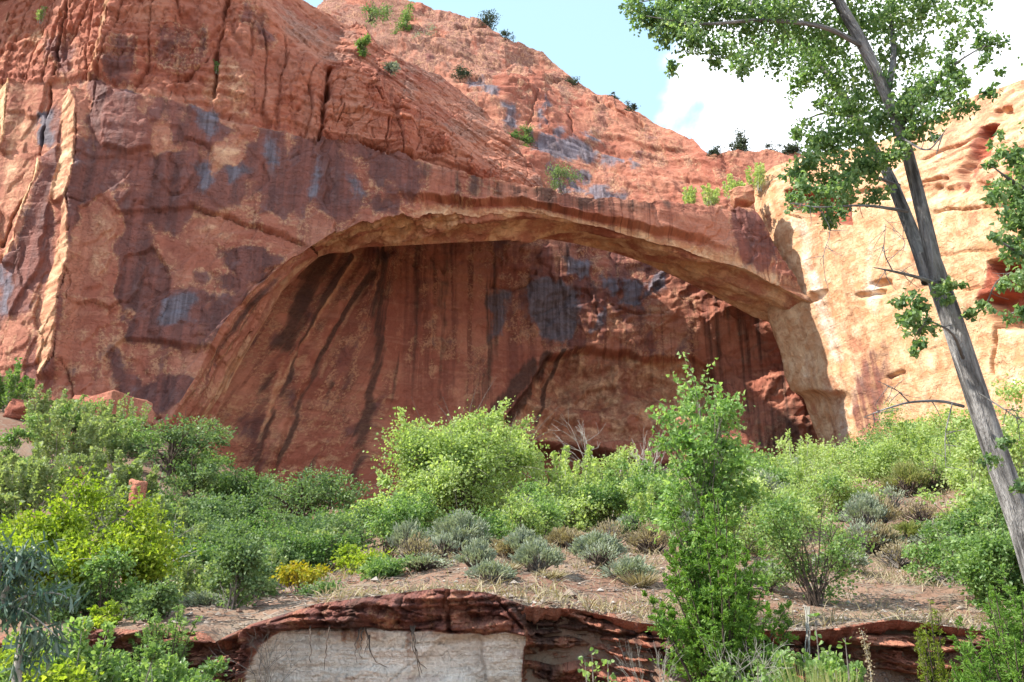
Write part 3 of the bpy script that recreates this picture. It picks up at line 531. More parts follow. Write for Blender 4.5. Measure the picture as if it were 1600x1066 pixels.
# ------------------------------------------------------------------ the sunlit wall on the right
W0 = np.array([22.7, 71.5]); WD = np.array([0.385, -0.923]); WN = np.array([-0.923, -0.385])
def build_right_cliff():
    S = Sheets()
    s = np.concatenate([np.linspace(-14, -1.0, 30), np.linspace(-.9, 34, 330), np.linspace(34.5, 60, 50)])
    def plan(s_, z_):
        neg = np.minimum(s_, 0); pos = np.maximum(s_, 0)
        x = W0[0] + WD[0]*pos + .75*neg*-1*np.clip(-neg/3, 0, 1) ; y = W0[1] + WD[1]*pos - .9*neg
        sh = (.235*np.clip(24-z_, 0, 30))*np.exp(-pos/9) - .04*(z_-24)
        return x + sh*(1) , y
    WCREST = [(1000, 300), (1165, 297), (1240, 300), (1290, 312), (1430, 306), (1600, 290), (1900, 270)]
    WSIL = [(1000, 310), (1150, 302), (1168, 292), (1190, 276), (1212, 262), (1245, 250), (1290, 240), (1340, 228), (1430, 204), (1470, 180), (1500, 160), (1545, 141), (1600, 122), (1700, 95), (2000, 40)]
    # heights of crest and skyline along s, found by marching up each vertical line of the wall
    zz = np.linspace(4, 75, 1400)
    zc = np.zeros(len(s)); zs = np.zeros(len(s))
    for i, si in enumerate(s):
        X, Y = plan(np.full(zz.shape, si), zz); u, v = proj(X, Y, zz)
        c = np.argmax(v < lerpl(u, WCREST)); zc[i] = zz[c]
        k = .75*splus(zz-zc[i], .5); X2, Y2 = X - WN[0]*k, Y - WN[1]*k; u, v = proj(X2, Y2, zz); hit = v < lerpl(u, WSIL)
        zs[i] = zz[np.argmax(hit)] if hit.any() else zz[-1]
    zc = smooth1(zc, 6); zs = np.maximum(smooth1(zs, 3), zc+.3)
    k = np.linspace(0, 1, 330)[:, None]; Z = 2 + (zs[None]-2)*k; Sg = s[None] + 0*k
    X, Y = plan(Sg, Z); lean = .75*splus(Z-zc[None], .5); X = X - WN[0]*lean; Y = Y - WN[1]*lean
    u, v = proj(X, Y, Z); a = Sg.astype(F32); z = Z.astype(F32); u = u.astype(F32); v = v.astype(F32)
    wu = 5*fbm(a*.4, z*.4, 4, 201); wv = 4*fbm(a*.4, z*.4, 4, 202); U = u+wu; V = v+wv
    up = sst(z-zc[None].astype(F32), -.3, .5)
    d = .25*fbm(a*.10, z*.08, 3, 203) + (.16+.4*up)*quant(fbm(a*.14, z*.16+a*.02, 5, 213, .42), .36, .05); wx = a+.7*fbm(a*.3, z*.3, 3, 204); wz = z+.7*fbm(a*.3, z*.3, 3, 205)
    e, rid, ox, oy = cells(wx/5, wz/3.2, 21); d = d + (.05+.16*up)*(rid-.5) + (.04+.08*up)*ox*(rid-.5)
    e, rid2, ox, oy = cells(wx/1.6, wz/1.0, 22); d = d + .05*(rid2-.5)*(.15+.6*sst(u, 1380, 1460))
    zl = z - .08*a + .6*fbm(a*.15, z*.15, 3, 206)
    am = .5+.8*pn(a*.15, z*.2, 211); d = d + (.02+.10*up)*am*np.tanh(3*pn(a*.06, zl*1.1, 207)) + (.012+.05*up)*am*np.tanh(3*pn(a*.1, zl*3.6, 208)) + .022*fbm(a*1.2, z*1.2, 4, 209)
    d = d + .55*sst(V-585, -30, 8)*sst(622-V, -4, 14)*sst(u, 1345, 1290) - .5*sst(V-610, 0, 8)*sst(u, 1345, 1290)              # the bulge that bends the shadow's edge
    for poly, h in [([(1232, 300), (1330, 305), (1330, 352), (1300, 340), (1270, 348), (1236, 322)], -1.1), ([(1535, 200), (1562, 196), (1552, 240), (1520, 270), (1505, 300), (1498, 270), (1520, 230)], -1.2), ([(1545, 408), (1640, 395), (1640, 500), (1590, 520), (1555, 510), (1525, 470), (1560, 455)], -2.2),
                    ([(1545, 172), (1580, 165), (1588, 185), (1560, 190)], -1.0), ([(1262, 455), (1290, 452), (1282, 468), (1264, 472)], -.7), ([(1362, 442), (1395, 436), (1394, 448), (1366, 450)], -.5), ([(1335, 462), (1385, 452), (1380, 460), (1338, 470)], -.45), ([(1388, 588), (1412, 578), (1410, 584), (1392, 592)], -.5),
                    ([(1250, 300), (1420, 292), (1600, 286), (1600, 300), (1420, 312), (1260, 318)], -.35)]:
        d = d + h*sst(sdpoly(U, V, poly), -3, 3)
    for pts, wd, h in [([(1552, 505), (1550, 560), (1548, 585)], 4, 1.0), ([(1440, 250), (1500, 228), (1540, 205)], 4, .6), ([(1430, 290), (1480, 278)], 4, .6), ([(1460, 330), (1600, 322)], 4, .4), ([(1230, 335), (1300, 355), (1310, 380)], 3, .3), ([(1560, 420), (1600, 440)], 4, .4), ([(1450, 400), (1600, 385)], 2.5, .25), ([(1450, 455), (1560, 448)], 2.5, .3)]:
        d = d - h*sst(sdline(U, V, pts), wd, 0)**1.5
    P = np.stack([X + WN[0]*d, Y + WN[1]*d, Z], -1)
    nz = fbm(a*.3, z*.2, 4, 210); white = np.zeros(u.shape, F32)
    for pts, wd, s_ in [([(1250, 350), (1262, 410), (1290, 500), (1312, 560)], 12, 1), ([(1290, 500), (1330, 520), (1345, 590), (1325, 640)], 10, .8), ([(1300, 600), (1310, 720)], 14, .9), ([(1360, 380), (1362, 470)], 8, .8), ([(1350, 690), (1330, 740)], 14, .8), ([(1400, 420), (1440, 500)], 20, .55)]:
        white = np.maximum(white, s_*.85*sst(sdline(U, V, pts), wd*1.6, wd*.2))
    pat = np.zeros(u.shape, F32)
    for p, s_ in [([(1345, 560), (1390, 520), (1400, 600), (1375, 640), (1380, 680), (1345, 680), (1325, 640)], .62), ([(1375, 575), (1392, 560), (1378, 650), (1352, 672), (1360, 620)], .7), ([(1215, 390), (1240, 420), (1255, 450), (1235, 455)], .45)]:
        pat = np.maximum(pat, s_*sst(sdpoly(U, V, p), -12, 8))
    hol = np.maximum.reduce([sst(sdpoly(U, V, p), -5, 5) for p in ([(1232, 300), (1330, 305), (1330, 352), (1236, 322)], [(1535, 200), (1562, 196), (1520, 275), (1500, 300), (1520, 230)], [(1545, 408), (1640, 395), (1640, 500), (1590, 520), (1525, 470)])])
    back = sst(a, -.5, -2)
    buff = np.clip(.80+.30*nz - .36*up*(.6+.6*nz) - hol - back*.5, 0, 1); red = np.clip(.25*up+hol+.3*back, 0, 1)
    wc = np.stack([a, a*0, z], -1)
    S.add(P, pack(u, v, wc, buff=buff, white=np.clip(.34*white+.24+.16*nz, 0, 1)*(1-.6*up), varn=np.clip(pat, 0, 1), red=red, streak=.25*(1-up)+.4*back, black=back*.5))
    q = np.linspace(0, 1, 12)[:, None, None]; on = np.ones((1, len(s)))
    Cu = P[-1][None] + np.stack([8*q[..., 0]*on, 8*q[..., 0]*on, (.6*q[..., 0]-3*q[..., 0]**2)*on], -1); z0 = np.zeros(Cu.shape[:2], F32)
    S.add(Cu, pack(z0, z0, Cu.astype(F32), grey=z0+.4, buff=z0+.4))
    tag(S.build('cliff', ROCK), 'pale sunlit sandstone cliff behind the leaning cottonwood on the right', kind='structure')
build_right_cliff()

def build_shade_wall():
    """unseen canyon wall, added left of the view to throw shade toward the stream bed"""
    S = Sheets(); s = np.linspace(0, 1, 260); n = 130
    px = np.interp(s, [0, .7, .78, 1], [-34, -34, -36, -75]); py = np.interp(s, [0, .7, .78, 1], [-60, 3.5, 6, 9]); k = np.linspace(0, 1, n)[:, None]
    top = 15+3*pn((s*14).astype(F32), (s*0).astype(F32), 700)+1.5*pn((s*40).astype(F32), (s*0).astype(F32), 701); a = (s*90)[None]+0*k; Z = -1+(top[None]+1)*k
    a = a.astype(F32); z = Z.astype(F32); d = .8*fbm(a*.1, z*.08, 4, 702)+.15*np.tanh(3*pn(a*.06, z*1.3, 703)); nx = np.where(s < .74, 1, .1)[None]; ny = np.where(s < .74, .1, 1)[None]
    nz = fbm(a*.3, z*.2, 4, 704); zz = np.zeros(a.shape, F32)
    S.add(np.stack([px[None]+nx*d-.05*Z*nx, py[None]+ny*d-.05*Z*ny, Z], -1), pack(zz, zz, np.stack([a, a*0, z], -1), varn=.4+.4*nz, streak=zz+.6, red=zz+.2))
    q = np.linspace(0, 1, 8)[:, None, None]; P = S.V[0].reshape(n, 260, 3)[-1][None]; Tq = P+q*np.stack([-30*nx, -25*(ny > .5), 1+0*nx], -1); zz = np.zeros(Tq.shape[:2], F32)
    S.add(Tq, pack(zz, zz, Tq.astype(F32), grey=zz+.5)); tag(S.build('cliff', ROCK), 'unseen canyon wall added left of the view to cast shade', kind='structure')
build_shade_wall()
# ------------------------------------------------------------------ ground
GP = [(500, 940, 13.6), (700, 915, 14), (830, 942, 14), (1000, 962, 14.5), (1300, 962, 15), (1530, 972, 15), (700, 868, 19.5), (600, 872, 20), (820, 850, 23), (900, 838, 25), (1000, 832, 25), (1100, 845, 24), (1250, 850, 23), (1350, 825, 25), (1450, 800, 27),
      (1550, 800, 26), (1350, 742, 42), (1300, 742, 50), (1400, 735, 45), (1250, 728, 58), (1500, 735, 40), (1600, 740, 34), (1310, 730, 62), (540, 838, 66), (430, 803, 60), (340, 750, 58), (700, 800, 72), (900, 745, 75), (1100, 728, 73), (1230, 720, 68), (1000, 775, 45), (700, 822, 45),
      (330, 965, 17), (250, 925, 20), (200, 900, 22), (250, 832, 29), (150, 780, 33), (100, 700, 41), (50, 640, 47), (0, 612, 49), (220, 655, 51), (280, 705, 55), (30, 720, 36), (0, 800, 26), (100, 850, 24), (60, 950, 15), (0, 960, 13), (360, 862, 27), (420, 882, 24), (450, 922, 19), (-150, 600, 50), (-150, 900, 16), (1750, 960, 14), (1800, 780, 26), (1750, 720, 36), (150, 940, 17)]
_g = np.array([at(*p) for p in GP], float); _gxy = _g[:, :2]/20.0
def _U(r2): return np.where(r2 > 1e-12, 0.5*r2*np.log(np.maximum(r2, 1e-12)), 0)
_n = len(_g); _K = _U(((_gxy[:, None]-_gxy[None])**2).sum(-1)) + 0.02*np.eye(_n); _P = np.c_[np.ones(_n), _gxy]
_A = np.block([[_K, _P], [_P.T, np.zeros((3, 3))]]); _w = np.linalg.solve(_A, np.r_[_g[:, 2], 0, 0, 0])
def gz_raw(x, y):
    x = np.clip(np.asarray(x, float), -46, 46); y = np.clip(np.asarray(y, float), 12.5, 80)
    q = np.stack([x, y], -1).reshape(-1, 2)/20.0; out = np.empty(len(q))
    for i in range(0, len(q), 20000):
        s = q[i:i+20000]; out[i:i+20000] = _U(((s[:, None]-_gxy[None])**2).sum(-1))@_w[:_n] + np.c_[np.ones(len(s)), s]@_w[_n:]
    return out.reshape(x.shape)
TOPL = [(-300, 990), (-100, 985), (60, 1005), (110, 992), (200, 978), (300, 985), (340, 1004), (368, 990), (400, 975), (440, 962), (500, 943), (600, 930), (690, 919), (760, 926), (830, 950), (900, 953), (1000, 975), (1100, 985), (1250, 985), (1400, 968), (1530, 985), (1650, 1000), (1900, 1010)]
def YL(x): return 12.2 + 0.35*np.sin(x*.55+1) + 0.25*np.sin(x*1.3)
_lu = np.linspace(-300, 1900, 400); _lv = lerpl(_lu, TOPL); _lx, _, _lz = at(_lu, _lv, 12.3)
def gz(x, y, detail=True):
    x = np.asarray(x, float); y = np.asarray(y, float); f = YL(x)
    top = np.interp(x, _lx, _lz); g = gz_raw(x, y)
    g = top*(1-sst(y, f+.4, f+2.2)) + g*sst(y, f+.4, f+2.2)
    z = g*sst(y, f+.25, f+.75) + 0.02*(1-sst(y, f+.25, f+.75))
    if detail:
        xf, yf = x.astype(F32), y.astype(F32); k = sst(y, 13, 15)
        z = z + .10*fbm(xf*.5, yf*.5, 3, 301)*(.3+.7*k) + .035*fbm(xf*2.3, yf*2.3, 3, 302)
    return z
def soil_material():
    m = bpy.data.materials.new('soil'); m.use_nodes = True; T = NT(m.node_tree); p = T.n('ShaderNodeTexCoord').outputs['Object']
    n1 = T.noise(p, .25, 5, .6); n2 = T.noise(p, 2.2, 6, .65); n3 = T.noise(p, 14, 4, .7)
    vo = T.n('ShaderNodeTexVoronoi'); T.set(vo.inputs['Vector'], p); vo.inputs['Scale'].default_value = 11
    col = T.mix(T.ss(n1, .38, .62), (0.19, 0.100, 0.068), (0.24, 0.158, 0.112)); col = T.mix(T.ss(n2, .45, .65), col, (0.22, 0.172, 0.13))
    col = T.mix(T.mul(T.ss(n3, .5, .7), .6), col, (0.10, 0.072, 0.056))
    peb = T.mul(T.ss(vo.outputs['Distance'], .42, .30), T.ss(T.noise(p, 1.1, 4, .6), .48, .62))
    col = T.mix(T.mul(peb, .7), col, T.mix(vo.outputs['Color'], (0.20, 0.14, 0.11), (0.36, 0.31, 0.27)))
    bs = T.n('ShaderNodeBsdfPrincipled'); T.set(bs.inputs['Base Color'], col); bs.inputs['Roughness'].default_value = .95; bs.inputs['Specular IOR Level'].default_value = .15
    bp = T.n('ShaderNodeBump'); bp.inputs['Distance'].default_value = .06; T.set(bp.inputs['Height'], T.add(T.add(n2, T.mul(n3, .5)), T.mul(peb, .5))); T.t.links.new(bp.outputs[0], bs.inputs['Normal'])
    T.t.links.new(bs.outputs[0], T.n('ShaderNodeOutputMaterial').inputs[0]); return m
SOIL = soil_material()
def build_ground():
    xs = np.concatenate([[-1500, -400, -150], np.arange(-80, -18, .7), np.arange(-18, 18, .2), np.arange(18, 80, .7), [150, 400, 1500]])
    ys = np.concatenate([[-1500, -400, -100, -40], np.arange(-20, 11, 1.), np.arange(11, 30, .16), np.arange(30, 82, .4), [95, 130, 400, 1500]])
    X, Y = np.meshgrid(xs, ys); Z = gz(X, Y)
    tag(link_mesh('ground', np.stack([X, Y, Z], -1).reshape(-1, 3), gridfaces(len(ys), len(xs)), 4, SOIL), 'reddish stony soil sloping up to the cliffs', kind='structure')
build_ground()
def build_ledge():
    S = Sheets(); xs = np.arange(at(-250, 1000, 12.2)[0], at(1850, 1000, 12.2)[0], .022); top = np.interp(xs, _lx, _lz)
    n = 130; k = np.linspace(0, 1, n)[:, None]; X = xs[None]+0*k; Z = -.5 + (top[None]+.5)*k; Y = YL(X)
    u, v = proj(X, Y, Z); x = X.astype(F32); z = Z.astype(F32); u = u.astype(F32); v = v.astype(F32)
    U = u + 7*fbm(x*1.3, z*1.3, 4, 401); V = v + 6*fbm(x*1.3, z*1.3, 4, 402)
    W = sst(sdpoly(U, V, [(385, 1045), (412, 1000), (440, 984), (560, 982), (700, 990), (822, 994), (818, 1140), (370, 1140)]), -2, 3)
    right = sst(U, 818, 826); lefts = sst(U, 395, 370)*(1-W)
    dip = z - .22*x*lefts + .10*x*right + .10*fbm(x*.5, z*.5, 3, 403)
    lay = np.tanh(4*pn(x*.25, dip*4.2, 404)); lay2 = np.tanh(4*pn(x*.6, dip*10, 405)); e, rid, ox, oy = cells(x*1.5+.5*fbm(x, z, 2, 406), dip*3.4, 31)
    d = .10*fbm(x*.5, z*.5, 3, 407) + (.10+.30*(1-W))*quant(fbm(x*.8, dip*2.4, 5, 417, .45), .28, .06) + (1-W)*(.13*lay + .11*lay2 + .16*(rid-.5) - .07*sst(e, .1, 0)) + (.02+.04*(1-W))*fbm(x*4, z*5, 4, 408)
    cap = (1-W)*(1-right)*(1-lefts); e3, rid3, ox3, oy3 = cells(x*3.2+.4*fbm(x*2, z*2, 2, 415), dip*9, 33); d = d + (1-W)*(.12*(rid3-.5)-.04*sst(e3, .12, 0)) + cap*(.10+.16*fbm(x*2.5, z*3.5, 4, 409)) - right*.35
    for pts, wd, h in [([(880, 948), (940, 962), (1000, 982), (1050, 990)], 9, .7), ([(840, 990), (960, 1010), (1090, 1020)], 5, .4), ([(1180, 985), (1300, 995), (1420, 985), (1500, 992)], 10, .6), ([(1150, 1008), (1350, 1016), (1530, 1010)], 6, .4), ([(1000, 1040), (1300, 1052)], 6, .4), ([(440, 983), (600, 983), (820, 993)], 4, .18), ([(250, 985), (330, 1002)], 6, .4), ([(110, 1010), (230, 1030)], 6, .4), ([(700, 985), (690, 945), (700, 925)], 6, .35), ([(600, 1066), (660, 1030), (700, 1000)], 1.5, .05), ([(780, 935), (800, 965), (825, 992)], 4, .25), ([(560, 1070), (585, 1035), (604, 990)], 1.2, .035), ([(690, 990), (712, 1030), (748, 1070)], 1.2, .04), ([(440, 1030), (520, 1018), (600, 1030)], 1.2, .03), ([(760, 1010), (822, 1018)], 1.4, .05), ([(640, 1005), (700, 1012)], 1.4, .08)]:
        d = d - h*sst(sdline(U, V, pts), wd, 0)**1.3
    lens = sst(sdpoly(U, V, [(800, 945), (870, 962), (950, 985), (1000, 1000), (900, 1002), (830, 996)]), -5, 6); d = d - .18*lens
    d = d - .16*W*sst(sdpoly(U, V, [(690, 1000), (745, 992), (760, 1066), (640, 1066)]), -2, 3)                    # spalled panel in the white face
    d = d - .07*W; d = d*(.35+.65*sst(k, 1.0, .97))
    P = np.stack([X, Y - d, Z], -1); nz = fbm(x*1.2, z*1.2, 4, 410)
    stain = W*sst(pn(x*.5, z*5, 411)+.5*nz, .25, .6); drip = W*sst(pn(x*4.5, z*.35, 418)+.3*nz, .15, .55)*sst(V, 1050, 990)
    wc = np.stack([x*4.5, Y.astype(F32), z*4.5], -1)
    S.add(P, pack(u, v, wc, white=W*(1.25-.60*stain), red=cap*(.22+.5*nz)+lefts*.15, buff=.30*right+.35*nz*right+(.25+.4*nz)*cap+lefts*.2, black=np.clip(lens*.8+right*(.36+.4*nz)+cap*(.22+.4*nz),0,1)+.22*lefts*(nz>.1), varn=drip*.55+right*(.42+.4*nz)+lefts*.6+cap*(.66+.4*nz), grey=lefts*(.25+.4*nz)+cap*(.15+.3*nz)))
    q = np.linspace(0, 1, 22)[:, None]; Tx = xs[None]+0*q; Ty = P[-1, :, 1][None]+1.5*q; Tz = top[None]*(1-q) + q*(gz(Tx, Ty)) - .10*q + (.06*fbm(Tx.astype(F32)*2, Ty.astype(F32)*2, 4, 412)+.04*fbm(Tx.astype(F32)*7, Ty.astype(F32)*7, 3, 416))*q*(1-q)*4
    zz = np.zeros(Tx.shape, F32); S.add(np.stack([Tx, Ty, Tz], -1), pack(zz, zz, np.stack([Tx*4.5, Ty*4.5, Tz*4.5], -1).astype(F32), red=zz+.4, grey=zz+.5))
    tag(S.build('rock_ledge', ROCK), 'low layered stream bank with a white sandstone face under a red crumbling cap', kind='structure')
build_ledge()

# ------------------------------------------------------------------ plants
def leaf_material(name, cols, trans=0.38, rough=.5):
    m = bpy.data.materials.new(name); m.use_nodes = True; T = NT(m.node_tree); r = T.attr('rnd').outputs['Fac']
    cr = T.n('ShaderNodeValToRGB'); T.set(cr.inputs[0], r); el = cr.color_ramp.elements
    while len(el) < len(cols): el.new(.5)
    for i, c in enumerate(cols): el[i].position = i/(len(cols)-1); el[i].color = (*c, 1)
    bs = T.n('ShaderNodeBsdfPrincipled'); T.set(bs.inputs['Base Color'], cr.outputs[0]); bs.inputs['Roughness'].default_value = rough; bs.inputs['Specular IOR Level'].default_value = .35
    tr = T.n('ShaderNodeBsdfTranslucent'); T.set(tr.inputs[0], T.mix(1.0, cr.outputs[0], (1.25, 1.3, .6), 'MULTIPLY'))
    mx = T.n('ShaderNodeMixShader'); mx.inputs[0].default_value = trans; T.t.links.new(bs.outputs[0], mx.inputs[1]); T.t.links.new(tr.outputs[0], mx.inputs[2])
    T.t.links.new(mx.outputs[0], T.n('ShaderNodeOutputMaterial').inputs[0]); return m
def bark_material(name, c1, c2, sc_=14.0, rough=.9, bump=.02):
    m = bpy.data.materials.new(name); m.use_nodes = True; T = NT(m.node_tree); p = T.attr('tc').outputs['Vector']
    n = T.noise(T.scale(p, (1, 1, .16)), sc_, 5, .65, .4); n2 = T.noise(p, sc_*.25, 4, .6)
    col = T.mix(T.ss(T.add(T.mul(n, .7), T.mul(n2, .3)), .36, .62), c1, c2)
    bs = T.n('ShaderNodeBsdfPrincipled'); T.set(bs.inputs['Base Color'], col); bs.inputs['Roughness'].default_value = rough; bs.inputs['Specular IOR Level'].default_value = .15
    bp = T.n('ShaderNodeBump'); bp.inputs['Distance'].default_value = bump; T.set(bp.inputs['Height'], n); T.t.links.new(bp.outputs[0], bs.inputs['Normal'])
    T.t.links.new(bs.outputs[0], T.n('ShaderNodeOutputMaterial').inputs[0]); return m
LM = {'cotton': leaf_material('cottonwood_leaf', [(.095, .175, .075), (.16, .26, .11), (.25, .36, .17), (.40, .48, .31)], .54, .40),
      'lime': leaf_material('pale_green_leaf', [(.22, .31, .10), (.33, .43, .165), (.43, .52, .24), (.54, .60, .37)], .52),
      'maple': leaf_material('yellow_green_leaf', [(.13, .21, .02), (.23, .32, .035), (.32, .40, .05), (.42, .46, .08)], .54),
      'gold': leaf_material('golden_leaf', [(.22, .24, .02), (.36, .32, .025), (.46, .34, .03), (.30, .30, .05)], .42),
      'sap': leaf_material('sapling_leaf', [(.10, .19, .06), (.17, .28, .095), (.26, .38, .145), (.37, .47, .25)], .5, .42),
      'young': leaf_material('young_cottonwood_leaf', [(.12, .23, .07), (.20, .34, .11), (.30, .44, .18), (.43, .54, .31)], .54, .42),
      'pale': leaf_material('grey_green_leaf', [(.15, .215, .085), (.22, .29, .125), (.29, .36, .17), (.37, .42, .23)], .42),
      'mid': leaf_material('green_leaf', [(.07, .145, .045), (.115, .205, .063), (.17, .27, .09), (.25, .34, .13)], .45),
      'oak': leaf_material('oak_leaf', [(.075, .14, .057), (.125, .20, .08), (.19, .275, .12), (.29, .37, .20)], .42),
      'dark': leaf_material('dark_juniper_leaf', [(.030, .050, .028), (.05, .075, .036), (.07, .10, .045)], .2),
      'sage': leaf_material('sagebrush_leaf', [(.17, .21, .16), (.25, .295, .225), (.34, .38, .30), (.43, .46, .37)], .25, .7),
      'willow': leaf_material('willow_leaf', [(.045, .10, .072), (.08, .145, .11), (.13, .20, .16), (.24, .31, .27)], .38, .45),
      'fine': leaf_material('tamarisk_leaf', [(.07, .165, .025), (.115, .23, .038), (.17, .30, .055), (.24, .37, .09)], .46),
      'ygfine': leaf_material('yellow_green_spray', [(.11, .17, .018), (.18, .24, .025), (.25, .30, .04)], .4),
      'straw': leaf_material('dry_straw', [(.22, .17, .11), (.32, .26, .17), (.40, .34, .24), (.27, .25, .14)], .25, .8),
      'grass': leaf_material('green_grass', [(.14, .19, .05), (.22, .26, .09), (.32, .33, .14), (.38, .34, .17)], .35)}
BK = {'cotton': bark_material('cottonwood_bark', (.060, .056, .054), (.36, .35, .34), 7.0, .9, .22), 'brown': bark_material('brown_bark', (.045, .034, .028), (.13, .10, .08), 30.0),
      'grey': bark_material('grey_bark', (.10, .088, .078), (.24, .215, .19), 30.0), 'bone': bark_material('bleached_wood', (.26, .23, .20), (.46, .42, .38), 30.0), 'white': bark_material('pale_stem', (.22, .21, .18), (.42, .41, .36), 30.0)}

def tubes(lines, name, mat, parent, nseg=6):
    """lines: list of (points (n,3), radii (n)); all of one plant's wood in one mesh"""
    V = []; Fc = []; TC = []; n0 = 0; ang = np.linspace(0, 2*np.pi, nseg, endpoint=False)
    for pts, rad in lines:
        p = np.asarray(pts, float); r = np.asarray(rad, float); n = len(p); t = np.gradient(p, axis=0); t /= np.linalg.norm(t, axis=1, keepdims=True)+1e-9
        a = np.cross(t, [0.31, 0.95, 0.05]); a /= np.linalg.norm(a, axis=1, keepdims=True)+1e-9; b = np.cross(t, a)
        ring = p[:, None] + r[:, None, None]*(np.cos(ang)[None, :, None]*a[:, None] + np.sin(ang)[None, :, None]*b[:, None])
        V.append(ring.reshape(-1, 3)); ln = np.concatenate([[0], np.cumsum(np.linalg.norm(np.diff(p, axis=0), axis=1))])
        TC.append(np.stack([r[:, None]*np.cos(ang)[None], r[:, None]*np.sin(ang)[None], ln[:, None]+0*ang[None]], -1).reshape(-1, 3))
        i = np.arange(n-1)[:, None]*nseg; j = np.arange(nseg)[None]; j2 = (j+1) % nseg
        Fc.append(np.stack([i+j, i+j2, i+nseg+j2, i+nseg+j], -1).reshape(-1, 4)+n0); n0 += n*nseg
    return link_mesh(name, np.concatenate(V), np.concatenate(Fc), 4, mat, parent, attrs={'tc': np.concatenate(TC)})
def bez(a, b, c, n=7):
    t = np.linspace(0, 1, n)[:, None]; return (1-t)**2*np.asarray(a)+2*t*(1-t)*np.asarray(b)+t*t*np.asarray(c)
def unit(a): return a/(np.linalg.norm(a, axis=-1, keepdims=True)+1e-9)
def leafmesh(P, D, L, W, rng, name, mat, parent, hue=None, up=.5, deltoid=False):
    """P: leaf bases, D: leaf directions, L, W: length and width; each leaf two halves folded at the midrib"""
    n = len(P); D = unit(D); nrm = unit(rng.normal(size=(n, 3)) + np.array([0, 0, up])); b = unit(np.cross(D, nrm)); nn = np.cross(b, D)
    L = (np.asarray(L)*np.exp(rng.normal(0, .22, n)))[:, None]; Wd = L*W; fo = nn*L*.10
    m1, m2 = (.18, .62) if deltoid else (.30, .70); w2 = .55 if deltoid else .9
    V = np.stack([P, P+D*L*m1+b*Wd*.5+fo, P+D*L*m2+b*Wd*.5*w2+fo, P+D*L-fo, P+D*L*m2-b*Wd*.5*w2+fo, P+D*L*m1-b*Wd*.5+fo], 1).reshape(-1, 3)
    i = np.arange(n)[:, None]*6; Fc = np.stack([i+np.array([0, 1, 2, 3]), i+np.array([0, 3, 4, 5])], 1).reshape(-1, 4)
    r = rng.rand(n)*.75 + (0.12 if hue is None else hue*.25)
    return link_mesh(name, V, Fc, 4, mat, parent, smooth=False, fattrs={'rnd': np.repeat(np.clip(r, 0, 1), 2)})
def bladerows(P, D, L, W, rng, name, mat, parent, bend=.3, nm=None):
    n = len(P); D = unit(D); b = unit(np.cross(D, rng.normal(size=(n, 3)))); L = np.asarray(L).reshape(-1, 1)*np.ones((n, 1)); W = W*np.ones((n, 1))
    dr = np.concatenate([D[:, :2], -np.abs(D[:, 2:])*.3-.3], 1)*bend
    a = P; c = P+D*L*.55+dr*L*.2; e = P+D*L+dr*L*.8
    V = np.stack([a-b*W*.5, a+b*W*.5, c+b*W*.42, c-b*W*.42, e+b*W*.08, e-b*W*.08], 1).reshape(-1, 3); i = np.arange(n)[:, None]*6
    Fc = np.stack([i+np.array([0, 1, 2, 3]), i+np.array([3, 2, 4, 5])], 1).reshape(-1, 4)
    return link_mesh(name, V, Fc, 4, mat, parent, smooth=False, fattrs={'rnd': np.repeat(rng.rand(n), 2)})

